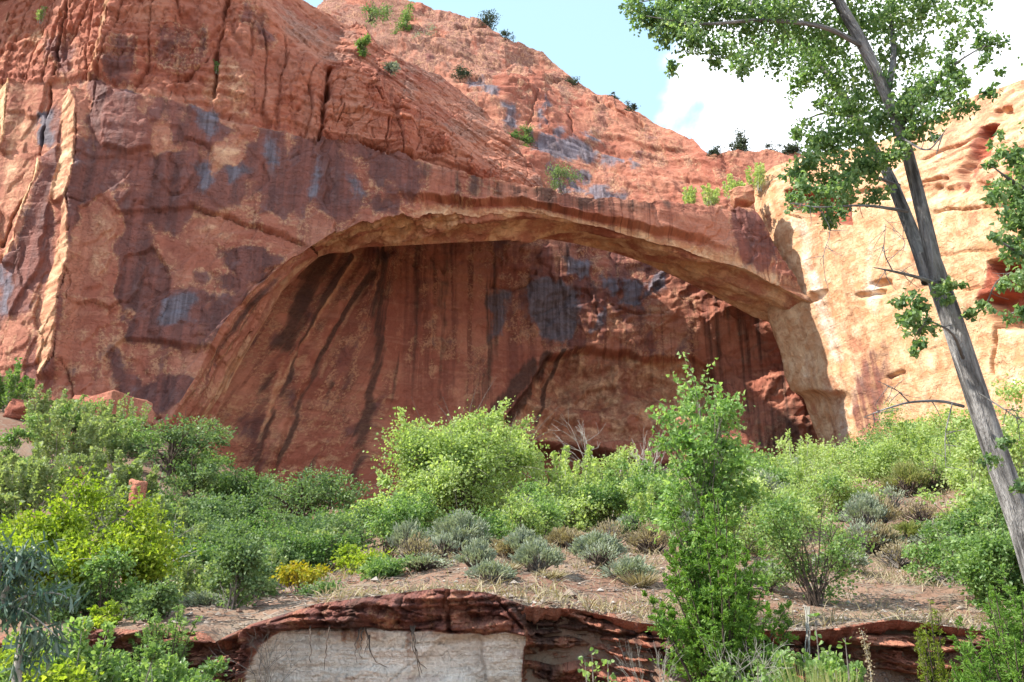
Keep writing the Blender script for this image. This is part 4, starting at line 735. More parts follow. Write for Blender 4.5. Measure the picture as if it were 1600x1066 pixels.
def thing(name, label, cat, loc, group=None):
    o = bpy.data.objects.new(name, None); o.empty_display_size = .2; C.objects.link(o); o.location = loc; return tag(o, label, cat, group)
def broad(root, h, w, rng, leaf, bark, K=22, n=4000, L=.08, W=.75, zlo=.25, tr=None, trunk_names=('trunk', 'crown'), lean=0, single=True, cl=.17, flat=.75, shape=1.0, clumps=None, up=.5, deltoid=False, stems=3, lobed=True):
    """tree or broad-leaved shrub: clumps spread in an uneven envelope, each on a branch of its own"""
    tr = tr or max(.012, .018*h); C_ = []
    if clumps is None and lobed:
        nl = rng.randint(4, 7); la = rng.rand(nl)*6.283; lr = w*.5*np.array([.15]+list(rng.uniform(.35, .72, nl-1))); lz = np.array([.66]+list(rng.uniform(.22, .66, nl-1))); ls = rng.uniform(.30, .50, nl)
        while len(C_) < K:
            j = rng.randint(nl); p = unit(rng.normal(size=3))*rng.rand()**.4*ls[j]; zz = np.clip(lz[j]+p[2]*.85, 0.02, .97); tp_ = (1-zz*.65*(shape-1)) if shape > 1 else 1
            C_.append([(math.cos(la[j])*lr[j]+p[0]*w*.8)*tp_+lean*zz*h, (math.sin(la[j])*lr[j]+p[1]*w*.8)*tp_, h*(zlo+(1-zlo)*zz)])
        C_ = np.array(C_); C_[:, :2] *= np.minimum(1, .5*w/(np.hypot(C_[:, 0]-lean*h*.5, C_[:, 1])+1e-6))[:, None]; C_[np.argmax(C_[:, 2]), 2] = .95*h; R_ = cl*w*(.45+.9*rng.rand(K))
    elif clumps is None:
        while len(C_) < K:
            d = unit(rng.normal(size=3)); r = rng.rand()**.4; p = d*r
            zz = .5+.5*p[2]; taper = (1-zz*.65*(shape-1)) if shape > 1 else 1
            if p[2] < -.75: continue
            C_.append([p[0]*w*.5*taper*.88+lean*zz*h, p[1]*w*.5*taper*.88, h*(zlo+(1-zlo)*(.04+.90*zz))])
        C_ = np.array(C_); R_ = cl*w*(.65+.7*rng.rand(K))
    else: C_ = np.array([c[:3] for c in clumps]); R_ = np.array([c[3] for c in clumps]); K = len(C_)
    lines = []
    if single:
        tp = bez([0, 0, -.1*min(h, 1)], [lean*h*.2, 0, h*.3], [lean*h*.6, 0, h*.72], 9); lines.append((tp, np.linspace(tr, tr*.35, 9)))
        roots = lambda c: tp[min(7, max(1, int(8*(rng.rand()*.5+.5)*min(1, .55*c[2]/(.72*h)+.1))))]
    else:
        bs = [np.array([rng.normal(0, .04*w), rng.normal(0, .04*w), -.05]) for _ in range(stems)]; roots = lambda c: bs[rng.randint(stems)]
    for c in C_:
        a = roots(c); mid = (a+c)*.5 + np.array([0, 0, .12*h]) + rng.normal(0, .04*w, 3); q = bez(a, mid, c, 7)
        q[1:-1] += rng.normal(0, .012*w, (5, 3)); lines.append((q, np.linspace(tr*.42, tr*.08, 7)))
        for _ in range(3):
            e = c+rng.normal(0, 1, 3)*R_[0]*.9; lines.append((bez(q[4], (q[4]+e)*.5+[0, 0, .05*h], e, 4), np.linspace(tr*.14, tr*.04, 4)))
    SP, SD = [], []
    for _ in range(int(K*.55)):                                                # young shoots that break the outline
        c = C_[rng.randint(K)]; e = c+np.array([rng.normal(0, .10*w), rng.normal(0, .10*w), rng.uniform(.05, .20)*h]); q = bez(c, (c+e)*.5+rng.normal(0, .03*w, 3), e, 5); lines.append((q, np.linspace(tr*.10, tr*.03, 5)))
        k_ = max(6, int(n*.006)); t_ = rng.rand(k_, 1); SP.append(q[0]+(q[-1]-q[0])*t_+rng.normal(0, .03*w*.5+.02, (k_, 3))); SD.append((e-c)/np.linalg.norm(e-c)+rng.normal(size=(k_, 3))*.6)
    tubes(lines, trunk_names[0], BK[bark], root)
    wgt = R_**2; idx = rng.choice(K, n, p=wgt/wgt.sum()); g = rng.normal(size=(n, 3)); g = unit(g)*(np.abs(rng.normal(.62, .38, (n, 1))))
    off = g*R_[idx][:, None]*np.array([1, 1, flat]); P = C_[idx]+off
    P[:, 2] = np.maximum(P[:, 2], .03*h)
    D = unit(off)*.8 + rng.normal(size=(n, 3))*.7 + np.array([0, 0, -.15]); hue = (rng.rand(K)*2-1)[idx]*.9
    P = np.concatenate([P]+SP); D = np.concatenate([D]+SD); hue = np.concatenate([hue, rng.normal(.3, .4, len(P)-n)])
    leafmesh(P, D, L, W, rng, trunk_names[1], LM[leaf], root, hue, up, deltoid)
def wands(root, h, w, rng, leaf, bark='white', M=14, n=2600, L=.06, W=.6, names=('stems', 'foliage'), fan=.5):
    lines = []; P = []; D = []
    for i in range(M):
        a = rng.rand()*6.283; r0 = rng.rand()**.5*w*.25; b = np.array([math.cos(a)*r0, math.sin(a)*r0, -.05]); hh = h*(.5+.5*rng.rand() if i else 1.0); sp = w*.5*fan*(.3+rng.rand()) if i else .03*w
        top = b+np.array([math.cos(a)*sp, math.sin(a)*sp, hh]); q = bez(b, (b+top)*.5+rng.normal(0, .05*w, 3)+[0, 0, .08*h], top, 8); lines.append((q, np.linspace(.012+.004*h, .003, 8)))
        k = max(8, int(n/M)); t = .12+.88*rng.rand(k)**.8; pos = np.stack([np.interp(t, np.linspace(0, 1, 8), q[:, c]) for c in range(3)], 1)
        out = rng.normal(size=(k, 3)); out[:, 2] *= .4; out = unit(out); rad = .075*h*(1.15-t)[:, None]*rng.rand(k, 1)+.03
        P.append(pos+out*rad); D.append(out+np.array([0, 0, .7]))
    tubes(lines, names[0], BK[bark], root, 4); leafmesh(np.concatenate(P), np.concatenate(D), L, W, rng, names[1], LM[leaf], root, None, .3)
def sage(root, h, w, rng, leaf='sage', bark='grey', M=60, n=4200, L=.05, W=.28, dark=True):
    lines = []; P = []; D = []
    for i in range(M):
        a = rng.rand()*6.283; el = rng.rand()**.7; tip = np.array([math.cos(a)*w*.5*el, math.sin(a)*w*.5*el, h*(1-.55*el*el)*(.8+.3*rng.rand())])
        b = rng.normal(0, .05*w, 3)*[1, 1, 0]; q = bez(b, b*.5+tip*np.array([.35, .35, .55])+rng.normal(0, .05*w, 3), tip, 7); lines.append((q, np.linspace(.012+.012*w, .003, 7)))
        k = n//M; t = .55+.5*rng.rand(k); pos = q[-1]+(q[-1]-q[-3])*(t[:, None]-1)*1.6; P.append(pos+rng.normal(0, .035*w, (k, 3))); D.append((q[-1]-q[-3])/(.1*h)+rng.normal(size=(k, 3))*.5+[0, 0, .5])
    tubes(lines, 'stems', BK[bark], root, 4); leafmesh(np.concatenate(P), np.concatenate(D), L, W, rng, 'foliage', LM[leaf], root, None, .2)
def spray(root, h, w, rng, leaf='fine', bark='brown', M=26, n=9000, L=.06, W=.16, core=.0, names=('stems', 'foliage'), side=0.5):
    """feathery shrub: arching stems with short side sprays of scale leaves"""
    lines = []; P = []; D = []
    for i in range(M):
        a = rng.rand()*6.283; sp = w*.5*rng.rand()**.6; hh = h*(1-.45*(sp/(w*.5))**2)*(.55+.45*rng.rand()); b = np.array([math.cos(a), math.sin(a), 0])*sp*.25+[0, 0, -.05]
        top = np.array([math.cos(a)*sp, math.sin(a)*sp, hh]); q = bez(b, b*.4+top*np.array([.45, .45, .7])+rng.normal(0, .03*w, 3), top, 9); lines.append((q, np.linspace(.01+.004*h, .003, 9)))
        ns = 16
        for s in range(ns):
            t = .2+.8*(s+rng.rand())/ns; o = np.array([np.interp(t, np.linspace(0, 1, 9), q[:, c]) for c in range(3)]); dd = unit(rng.normal(size=3)*[1, 1, .4]+[0, 0, .55]); ln = side*.32*h**.5*(1.1-t)*(.5+rng.rand())
            k = max(4, int(n/(M*ns))); tt = rng.rand(k, 1); P.append(o+dd*ln*tt+rng.normal(0, .012, (k, 3))); D.append(dd[None]+rng.normal(size=(k, 3))*.55)
    tubes(lines, names[0], BK[bark], root, 4); leafmesh(np.concatenate(P), np.concatenate(D), L, W, rng, names[1], LM[leaf], root, None, .2)
def tuft(root, h, w, rng, leaf='grass', n=260, wd=.012):
    a = rng.rand(n)*6.283; el = rng.rand(n)**.7*.9; P = np.stack([np.cos(a), np.sin(a), 0*a], 1)*(rng.rand(n)**.5*w*.16)[:, None]; D = np.stack([np.cos(a)*el*w/h*.6, np.sin(a)*el*w/h*.6, 1+0*a], 1)
    bladerows(P, D, h*(.55+.5*rng.rand(n)), wd, rng, 'blades', LM[leaf], root, .35)
def deadwood(root, h, w, rng, bark='bone', depth=4, n0=3, r=.03):
    lines = []
    def grow(p, d, ln, r, k):
        e = p+d*ln; m = (p+e)*.5+rng.normal(0, .1*ln, 3); lines.append((bez(p, m, e, 5), np.linspace(r, r*.6, 5)))
        if k == 0: return
        for _ in range(2 if rng.rand() < .75 else 3): grow(e, unit(d+rng.normal(0, .5, 3)*[w/h, w/h, .6]), ln*(.6+.3*rng.rand()), r*.6, k-1)
    for _ in range(n0): grow(np.array([rng.normal(0, .05), rng.normal(0, .05), -.05]), unit(rng.normal(0, .35, 3)*[w/h, w/h, 0]+[0, 0, 1]), h*.36, r, depth)
    tubes(lines, 'branches', BK[bark], root, 5)

def spot(u, vtop, Y):
    """ground position under a plant whose middle stands at photo column u, and its height"""
    v = vtop
    for _ in range(4):
        x = float(at(u, v, Y)[0]); z0 = float(gz(np.array([x]), np.array([Y]))[0]); vb = proj(x, Y, z0)[1]; v = (vtop+vb)*.5
    return x, z0, max(.25, float(at(u, vtop, Y)[2])-z0)
_seed = [100]
def groundY(u, v):
    """distance at which the slope shows at photo pixel (u, v)"""
    for Y in np.arange(13.2, 75, .25):
        x = float(at(u, v, Y)[0]); z = float(gz(np.array([x]), np.array([Y]), False)[0])
        if proj(x, Y, z)[1] <= v: return float(Y)
    return 60.0
def put(kind, name, u, vtop, wpx, Y, label, cat='shrub', group=None, **kw):
    _seed[0] += 1; rng = np.random.RandomState(_seed[0]); x, z0, h = spot(u, vtop, Y); w = wpx/FPX*Y*1.18
    root = thing(name, label, cat, (x, Y, z0-.02), group); kind(root, h, w, rng, **kw); return root
# the leaning cottonwood on the right: two limbs from one trunk, pixel columns and rows give the run of each limb, the third number its distance
def limb(pts, r):
    p = np.array([at(a, b, y) for a, b, y in pts]); n = len(p)*7; t = np.linspace(0, len(p)-1, n)
    q = np.stack([smooth1(np.interp(t, range(len(p)), p[:, c]), 3) for c in range(3)], 1); return q, np.interp(t, range(len(p)), np.asarray(r, float))
def leafcloud(root, cl, rng, per, L, name='crown', leaf='cotton', deltoid=True, base=None, W=.95):
    """clusters: (u, v, radius in photo px, distance, share)"""
    Pn = []; Dn = []; H = []
    for (u, v, r, Y, k) in cl:
        c = np.array(at(u, v, Y)); rr = r/FPX*Y*1.05; n = int(per*k*(r/40.0)**1.6)
        sub = max(2, int(n/26)); sc_ = c + unit(rng.normal(size=(sub, 3)))*(rng.rand(sub, 1)**.5)*rr*np.array([1, 1.2, .9]); i = rng.randint(sub, size=n)
        off = rng.normal(size=(n, 3))*rr*.27; Pn.append(sc_[i]+off-base); Dn.append(rng.normal(size=(n, 3))*.8+np.array([0, 0, -.75])); H.append((rng.rand(sub)*2-1)[i])
    return leafmesh(np.concatenate(Pn), np.concatenate(Dn), L, W, rng, name, LM[leaf], root, np.concatenate(H), .2, deltoid)
def big_cottonwood():
    rng = np.random.RandomState(5); b = np.array(at(1632, 960, 10.6)); b[2] = float(gz(b[:1], b[1:2])[0]); 
    root = thing('cottonwood_tree', 'big leaning cottonwood with a forked grey trunk crossing the right side of the view', 'tree', b)
    tr, rr = limb([(1700, 1180, 10.6), (1630, 930, 10.6), (1600, 830, 10.6), (1558, 715, 10.6), (1520, 600, 10.6), (1494, 520, 10.6), (1468, 445, 10.6), (1450, 395, 10.6)], [.21, .165, .152, .146, .139, .135, .131, .126])
    l1, r1 = limb([(1466, 440, 10.5), (1455, 390, 10.4), (1441, 330, 10.35), (1426, 270, 10.3), (1410, 208, 10.2), (1385, 150, 10.1), (1352, 75, 10.0), (1308, 0, 10.0), (1280, -60, 10), (1240, -140, 10)], [.10, .092, .087, .081, .074, .068, .078, .068, .055, .03])
    l2, r2 = limb([(1452, 440, 10.66), (1436, 390, 10.8), (1412, 330, 11.0), (1390, 275, 11.2), (1355, 215, 11.4), (1300, 120, 11.8), (1245, 60, 12.1), (1180, 10, 12.3), (1120, -40, 12.5)], [.10, .092, .085, .076, .065, .064, .05, .035, .02])
    br = [([(1385, 150, 10.1), (1398, 90, 10.3), (1392, 30, 10.6), (1400, -40, 10.8)], [.05, .04, .035, .02]), ([(1404, 205, 10.2), (1440, 150, 9.9), (1490, 100, 9.6), (1540, 70, 9.4)], [.035, .025, .018, .006]), ([(1345, 185, 11.5), (1290, 175, 11.3), (1250, 190, 11.2)], [.03, .02, .006]),
          ([(1405, 290, 11.1), (1350, 270, 10.8), (1290, 250, 10.6)], [.03, .02, .006]), ([(1418, 330, 10.7), (1350, 320, 10.2), (1280, 325, 9.8), (1235, 318, 9.6)], [.03, .018, .012, .005]), ([(1352, 75, 10), (1290, 40, 9.9), (1190, 30, 9.8), (1090, 40, 9.8), (1010, 25, 9.8)], [.045, .035, .028, .02, .006]),
          ([(1308, 0, 10), (1200, -30, 10.1), (1080, -10, 10.2), (990, 5, 10.3)], [.04, .03, .02, .006]), ([(1245, 60, 12.1), (1180, 85, 12), (1110, 90, 11.9)], [.025, .018, .006]), ([(1468, 445, 10.5), (1430, 432, 10.0), (1395, 424, 9.6), (1365, 418, 9.4)], [.03, .022, .016, .006]), ([(1395, 424, 9.6), (1380, 395, 9.5), (1384, 350, 9.4)], [.008, .006, .003]),
          ([(1505, 560, 10.4), (1490, 520, 10), (1452, 500, 9.8), (1430, 520, 9.7)], [.022, .016, .01, .005]), ([(1505, 635, 10.4), (1470, 626, 9.9), (1420, 628, 9.5), (1380, 640, 9.2), (1350, 652, 9)], [.022, .018, .013, .008, .004]), ([(1420, 628, 9.5), (1400, 608, 9.4), (1372, 596, 9.3)], [.008, .005, .003]), ([(1488, 630, 10), (1476, 680, 9.9), (1478, 730, 9.8)], [.008, .006, .004]),
          ([(1510, 500, 10.4), (1540, 480, 10.2), (1555, 440, 10), (1580, 425, 9.9)], [.014, .01, .008, .004]), ([(1530, 615, 10.4), (1570, 640, 10.2), (1600, 660, 10)], [.012, .008, .004]), ([(1280, 325, 9.8), (1300, 360, 9.8), (1285, 400, 9.8), (1290, 440, 9.8)], [.006, .005, .004, .003]), ([(1385, 410, 9.6), (1420, 380, 9.7), (1380, 340, 9.8)], [.005, .004, .003]), ([(1400, 210, 10), (1450, 240, 9.7), (1480, 200, 9.6)], [.018, .012, .005])]
    lines = [(tr, rr)]; tubes([(tr-b, rr)], 'trunk', BK['cotton'], root, 26)
    tubes([(l1-b, r1)], 'limb', BK['cotton'], root, 18); tubes([(l2-b, r2)], 'limb', BK['cotton'], root, 18)
    bl = []
    for p, r in br:
        q, r_ = limb(p, r); bl.append((q-b, r_))
        for _ in range(7):
            i = rng.randint(len(q)//3, len(q)); d = unit(rng.normal(size=3)); e = q[i]+d*.25+[0, 0, -.04]; bl.append((bez(q[i], (q[i]+e)*.5+rng.normal(0, .03, 3), e, 4)-b, np.linspace(min(.006, r_[i]), .002, 4)))
    tubes(bl, 'branches', BK['cotton'], root, 6)
    cl = [(985, 8, 24, 10.1, .8), (1020, 25, 30, 10, .9), (1055, 40, 34, 9.9, .9), (1050, 8, 34, 10.2, 1), (1095, 20, 38, 10, 1), (1085, 65, 30, 9.8, .8), (1050, 103, 13, 9.8, .7), (1120, 75, 26, 9.8, .8), (1145, 20, 44, 10, 1), (1165, 75, 34, 11.8, .9), (1160, 108, 16, 10, .6), (1200, 25, 46, 10, 1.1), (1215, 85, 38, 11.9, 1), (1255, 25, 44, 10.3, 1.1), (1262, 90, 40, 11.5, 1), (1250, 130, 24, 11.3, .7), (1300, 60, 44, 10.6, .9), (1310, 120, 40, 11.2, .9), (1345, 25, 40, 10.4, .9), (1360, 100, 36, 10.8, .7), (1390, 30, 40, 10.6, .9), (1420, 75, 38, 10.4, .8), (1430, 15, 40, 10.5, .9), (1470, 20, 30, 10.2, .5),
          (1090, -30, 50, 10.2, 1), (1200, -40, 55, 10, 1), (1320, -40, 55, 10, 1), (1430, -40, 55, 10.4, 1), (1490, 60, 26, 9.7, .45), (1520, 35, 24, 9.6, .4), (1545, 90, 20, 9.4, .4), (1480, 100, 26, 9.6, .5), (1530, 65, 20, 9.5, .3), (1560, 110, 12, 9.4, .35), (1530, 10, 26, 9.7, .4), (1440, 130, 34, 9.9, .8), (1480, 140, 30, 9.7, .7), (1410, 165, 34, 10, .8), (1450, 175, 30, 9.8, .7), (1500, 120, 18, 9.6, .5), (1380, 135, 30, 10.2, .7), (1340, 160, 34, 11, .8), (1380, 190, 32, 10.4, .9), (1320, 190, 30, 11.2, .8),
          (1290, 165, 22, 11.3, .6), (1265, 200, 22, 11.1, .6), (1240, 215, 14, 11, .5), (1300, 225, 32, 10.9, .9), (1345, 215, 32, 10.9, 1), (1340, 260, 32, 10.6, 1), (1300, 270, 30, 10.5, .9), (1265, 255, 24, 10.6, .7), (1255, 295, 20, 10, .7), (1290, 305, 26, 10, .8), (1330, 300, 26, 10.2, .8), (1365, 255, 24, 10.6, .8), (1268, 320, 14, 9.8, .5), (1320, 335, 9, 9.8, .5), (1250, 270, 26, 10.6, .8), (1235, 310, 16, 10, .6), (1300, 335, 20, 10, .7), (1375, 300, 20, 10.3, .7), (1405, 235, 24, 10, .8), (1270, 225, 26, 10.9, .8), (1500, 165, 24, 9.7, .6), (1555, 60, 24, 9.5, .5), (1545, 140, 18, 9.5, .4), (1430, 205, 24, 10, .7), (1460, 215, 12, 9.8, .4),
          (1430, 475, 20, 9.8, .7), (1415, 500, 20, 9.7, .7), (1440, 510, 18, 9.8, .7), (1425, 535, 15, 9.7, .6), (1470, 450, 18, 10.2, .6), (1490, 445, 12, 10.1, .5), (1400, 470, 13, 9.7, .5), (1475, 470, 12, 10.2, .5), (1520, 490, 14, 10.1, .5), (1535, 475, 14, 10, .5), (1540, 725, 16, 10.1, .4), (1560, 690, 14, 10.1, .4), (1585, 760, 16, 10.1, .4)]
    leafcloud(root, cl, rng, 760, .054, base=b)
big_cottonwood()
def edge_cottonwood():
    rng = np.random.RandomState(6); b = np.array(at(1760, 1000, 9.4)); b[2] = float(gz(b[:1], b[1:2])[0])
    root = thing('cottonwood_tree', 'cottonwood mostly outside the view whose dark leafy boughs hang in at the right edge', 'tree', b)
    tr, rr = limb([(1780, 1150, 9.4), (1760, 900, 9.4), (1745, 600, 9.4), (1730, 300, 9.4), (1710, 50, 9.4)], [.22, .2, .17, .13, .08]); tubes([(tr-b, rr)], 'trunk', BK['cotton'], root, 16); bl = []
    for p, r in [([(1735, 400, 9.4), (1660, 330, 9.2), (1590, 290, 9.1), (1550, 260, 9)], [.06, .04, .025, .006]), ([(1742, 520, 9.4), (1660, 440, 9.2), (1600, 400, 9.1), (1550, 370, 9)], [.06, .04, .025, .006]), ([(1745, 600, 9.4), (1680, 500, 9.2), (1610, 480, 9.1), (1580, 490, 9)], [.05, .03, .02, .006])]:
        q, r_ = limb(p, r); bl.append((q-b, r_))
    tubes(bl, 'branches', BK['cotton'], root, 8)
    cl = [(1560, 250, 18, 9, .8), (1590, 235, 22, 9, .8), (1585, 290, 32, 9.1, 1.1), (1620, 260, 36, 9.2, 1.1), (1555, 310, 16, 9, .6), (1590, 345, 30, 9.1, 1.1), (1550, 365, 12, 9, .5), (1620, 380, 34, 9.2, 1.1), (1585, 390, 22, 9.1, .8), (1565, 435, 16, 9, .6), (1600, 440, 22, 9.1, .8), (1545, 478, 9, 9, .4), (1590, 490, 18, 9, .7), (1650, 320, 50, 9.3, 1), (1655, 430, 50, 9.3, 1), (1680, 200, 60, 9.4, 1), (1700, 60, 70, 9.4, 1), (1545, 225, 8, 9, .4), (1562, 213, 9, 9, .4)]
    leafcloud(root, cl, rng, 520, .058, base=b)
edge_cottonwood()

# --- trees and shrubs, near to far; every one is grown by itself
put(broad, 'cottonwood_sapling', 1100, 508, 150, 13.6, 'slender young cottonwood with a loose narrow crown rising in front of the arch opening', 'tree', leaf='young', bark='grey', lobed=False, K=52, n=7000, L=.066, W=.95, zlo=.0, tr=.026, trunk_names=('trunk', 'crown'), cl=.135, shape=1.5, deltoid=True)
put(broad, 'round_tree', 724, 632, 208, 29, 'dense rounded light green tree standing before the alcove wall', 'tree', leaf='lime', bark='grey', lobed=False, K=70, n=32000, L=.082, W=.8, zlo=.06, tr=.08, trunk_names=('trunk', 'crown'), cl=.125)
put(broad, 'round_tree', 615, 752, 85, 27.5, 'smaller light green tree leaning out below the rounded light green tree', 'tree', leaf='lime', bark='grey', K=22, n=5600, L=.10, W=.8, zlo=.0, tr=.05, trunk_names=('trunk', 'crown'), cl=.17, lean=-.12)
put(broad, 'maple_tree', 95, 752, 235, 14.5, 'bright yellow green maple with a bushy crown at the left', 'tree', leaf='maple', bark='grey', K=60, n=19000, L=.062, W=.9, zlo=.10, tr=.07, trunk_names=('trunk', 'crown'), cl=.125, deltoid=True)
put(broad, 'oak_tree', 468, 745, 165, 33, 'open crowned oak with dark crooked limbs below the alcove wall', 'tree', leaf='oak', bark='brown', K=30, n=5200, L=.10, W=.6, zlo=.32, tr=.13, trunk_names=('trunk', 'crown'), cl=.13)
put(broad, 'oak_tree', 268, 652, 120, 40, 'small dark stemmed oak on the left talus with one branch reaching toward the cliff', 'tree', leaf='oak', bark='brown', K=26, n=4200, L=.12, W=.6, zlo=.30, tr=.12, trunk_names=('trunk', 'crown'), cl=.14, lean=.05)
put(broad, 'oak_tree', 305, 702, 70, 38, 'dark green young oak hard against the foot of the arch leg', 'tree', leaf='oak', bark='brown', K=16, n=2200, L=.12, W=.6, zlo=.2, tr=.08, trunk_names=('trunk', 'crown'), cl=.17)
put(spray, 'tamarisk_shrub', 1122, 745, 205, 11.2, 'tall feathery bright green shrub growing in front of the young cottonwood', leaf='fine', M=64, n=46000, L=.042, W=.38, side=.80)
put(broad, 'ash_shrub', 1268, 742, 150, 15.8, 'open green shrub with dark crooked stems on the edge of the bank', leaf='sap', bark='brown', K=34, n=4600, L=.050, W=.75, zlo=.05, tr=.03, single=False, cl=.15, trunk_names=('stems', 'foliage'), shape=1.35)
put(spray, 'tamarisk_shrub', 1590, 905, 165, 8.6, 'dark green feathery shrub in the bottom right corner', leaf='fine', M=44, n=20000, L=.036, W=.24, side=.6)
put(spray, 'tamarisk_shrub', 1615, 850, 130, 10.2, 'taller feathery green shrub rising behind the corner one at the lower right', leaf='fine', M=40, n=16000, L=.042, W=.3, side=.6)
put(spray, 'tamarisk_shrub', 1530, 985, 80, 9.6, 'small feathery shrub at the right end of the brown ledge', leaf='fine', M=26, n=8000, L=.036, W=.25, side=.5)
put(spray, 'rabbitbrush', 1462, 922, 46, 9.0, 'narrow yellow green plumed shrub standing before the brown ledge', leaf='ygfine', M=22, n=6000, L=.030, W=.2, side=.28)
put(broad, 'ash_shrub', 1520, 690, 120, 20, 'leafy green shrub right behind the leaning cottonwood trunk', leaf='lime', bark='grey', K=30, n=5200, L=.075, W=.75, zlo=.04, tr=.03, single=False, cl=.16, trunk_names=('stems', 'foliage'))
put(broad, 'ash_shrub', 1590, 600, 130, 24, 'tall bright shrub to the right of the leaning cottonwood trunk', leaf='lime', bark='grey', K=34, n=6000, L=.085, W=.75, zlo=.04, tr=.04, single=False, cl=.15, trunk_names=('stems', 'foliage'))
put(broad, 'ash_shrub', 1560, 800, 110, 15.5, 'green shrub with drooping leaves beneath the leaning cottonwood trunk', leaf='sap', bark='brown', K=24, n=3600, L=.06, W=.75, zlo=.04, tr=.03, single=False, cl=.16, trunk_names=('stems', 'foliage'))
put(broad, 'ash_shrub', 1430, 652, 95, 44, 'light green bush on the slope at the foot of the sunlit cliff', leaf='lime', bark='grey', K=24, n=3400, L=.13, W=.75, zlo=.04, tr=.04, single=False, cl=.16, trunk_names=('stems', 'foliage'))
put(broad, 'ash_shrub', 1378, 690, 70, 47, 'lower light green bush left of the one at the foot of the sunlit cliff', leaf='lime', bark='grey', K=18, n=2400, L=.13, W=.75, zlo=.04, tr=.04, single=False, cl=.17, trunk_names=('stems', 'foliage'))
put(broad, 'ash_shrub', 1490, 640, 80, 38, 'upright pale bush on the slope just left of the leaning cottonwood trunk', leaf='lime', bark='grey', K=20, n=3000, L=.11, W=.75, zlo=.04, tr=.04, single=False, cl=.17, trunk_names=('stems', 'foliage'))
put(wands, 'ash_shrub', 895, 700, 105, 31, 'lime green shrub with tall upright wands beside the rounded light green tree', leaf='lime', M=16, n=3400, L=.11, W=.75)
put(broad, 'ash_shrub', 870, 760, 110, 27, 'bushy green shrub under the lime green wands', leaf='lime', bark='brown', K=20, n=3200, L=.085, W=.75, zlo=.04, tr=.03, single=False, cl=.17, trunk_names=('stems', 'foliage'))
put(broad, 'ash_shrub', 1000, 722, 110, 29, 'wide green shrub with a bare crooked stem left of the young cottonwood', leaf='sap', bark='brown', K=26, n=4200, L=.095, W=.75, zlo=.1, tr=.05, single=False, cl=.15, trunk_names=('stems', 'foliage'))
put(broad, 'ash_shrub', 1025, 790, 100, 24, 'low green shrub at the upper edge of the gravel slope', leaf='sap', bark='brown', K=20, n=3000, L=.08, W=.7, zlo=.04, tr=.03, single=False, cl=.17, trunk_names=('stems', 'foliage'))
put(broad, 'ash_shrub', 1175, 700, 90, 36, 'arching green shrub by the dark corner of the alcove', leaf='sap', bark='brown', K=18, n=2600, L=.11, W=.7, zlo=.15, tr=.05, single=False, cl=.17, trunk_names=('stems', 'foliage'))
put(broad, 'ash_shrub', 1225, 688, 50, 40, 'spindly green shrub closest to the corner where the arch meets the wall', leaf='lime', bark='brown', K=12, n=1300, L=.12, W=.7, zlo=.2, tr=.05, single=False, cl=.2, trunk_names=('stems', 'foliage'))
put(wands, 'ash_shrub', 1285, 690, 34, 44, 'slim upright shrub before the shaded foot of the sunlit cliff', leaf='lime', M=7, n=700, L=.12, W=.7)
put(broad, 'ash_shrub', 1150, 770, 120, 21, 'orange flecked green shrub behind the feathery bright green shrub', leaf='lime', bark='brown', K=24, n=3400, L=.065, W=.7, zlo=.04, tr=.03, single=False, cl=.16, trunk_names=('stems', 'foliage'))
put(broad, 'oak_shrub', 345, 775, 110, 30, 'shadowy green thicket bush below the arch leg', leaf='oak', bark='brown', K=24, n=4200, L=.09, W=.7, zlo=.02, tr=.04, single=False, cl=.16, trunk_names=('stems', 'foliage'))
put(broad, 'oak_shrub', 420, 820, 120, 27, 'dark green bush under the open crowned oak', leaf='mid', bark='brown', K=24, n=4200, L=.085, W=.7, zlo=.02, tr=.04, single=False, cl=.16, trunk_names=('stems', 'foliage'))
put(broad, 'oak_shrub', 505, 800, 90, 30, 'dim green bush between the open crowned oak and the golden shrub', leaf='mid', bark='brown', K=20, n=3000, L=.09, W=.7, zlo=.02, tr=.04, single=False, cl=.17, trunk_names=('stems', 'foliage'))
put(broad, 'oak_shrub', 300, 850, 110, 23, 'mid green bush on the red slope right of the bleached dead shrub', leaf='mid', bark='brown', K=22, n=3800, L=.075, W=.7, zlo=.02, tr=.03, single=False, cl=.16, trunk_names=('stems', 'foliage'))
put(broad, 'oak_shrub', 385, 880, 90, 19, 'green bush at the foot of the upright pale wands', leaf='sap', bark='brown', K=20, n=3000, L=.065, W=.7, zlo=.02, tr=.03, single=False, cl=.17, trunk_names=('stems', 'foliage'))
put(broad, 'oak_shrub', 555, 858, 75, 19.5, 'yellow tinged green shrub beside the golden shrub', leaf='maple', bark='grey', K=18, n=2600, L=.06, W=.75, zlo=.03, tr=.03, single=False, cl=.18, trunk_names=('stems', 'foliage'))
put(broad, 'oak_shrub', 610, 872, 75, 18, 'light green shrub at the top of the red bank', leaf='sap', bark='grey', K=18, n=2400, L=.055, W=.7, zlo=.03, tr=.03, single=False, cl=.18, trunk_names=('stems', 'foliage'))
put(broad, 'golden_shrub', 462, 882, 66, 17, 'golden yellow shrub turning colour above the bank', leaf='gold', bark='brown', K=14, n=1500, L=.055, W=.75, zlo=.25, tr=.03, single=False, cl=.17, trunk_names=('stems', 'foliage'))
put(broad, 'oak_shrub', 490, 915, 80, 15.8, 'grey green shrub overhanging the left end of the white bank', leaf='oak', bark='brown', K=16, n=1800, L=.05, W=.6, zlo=.05, tr=.02, single=False, cl=.18, trunk_names=('stems', 'foliage'))
put(wands, 'ash_shrub', 358, 850, 40, 18.5, 'pair of tall pale upright wands above the bank', leaf='pale', M=6, n=1500, L=.06, W=.7, fan=.6)
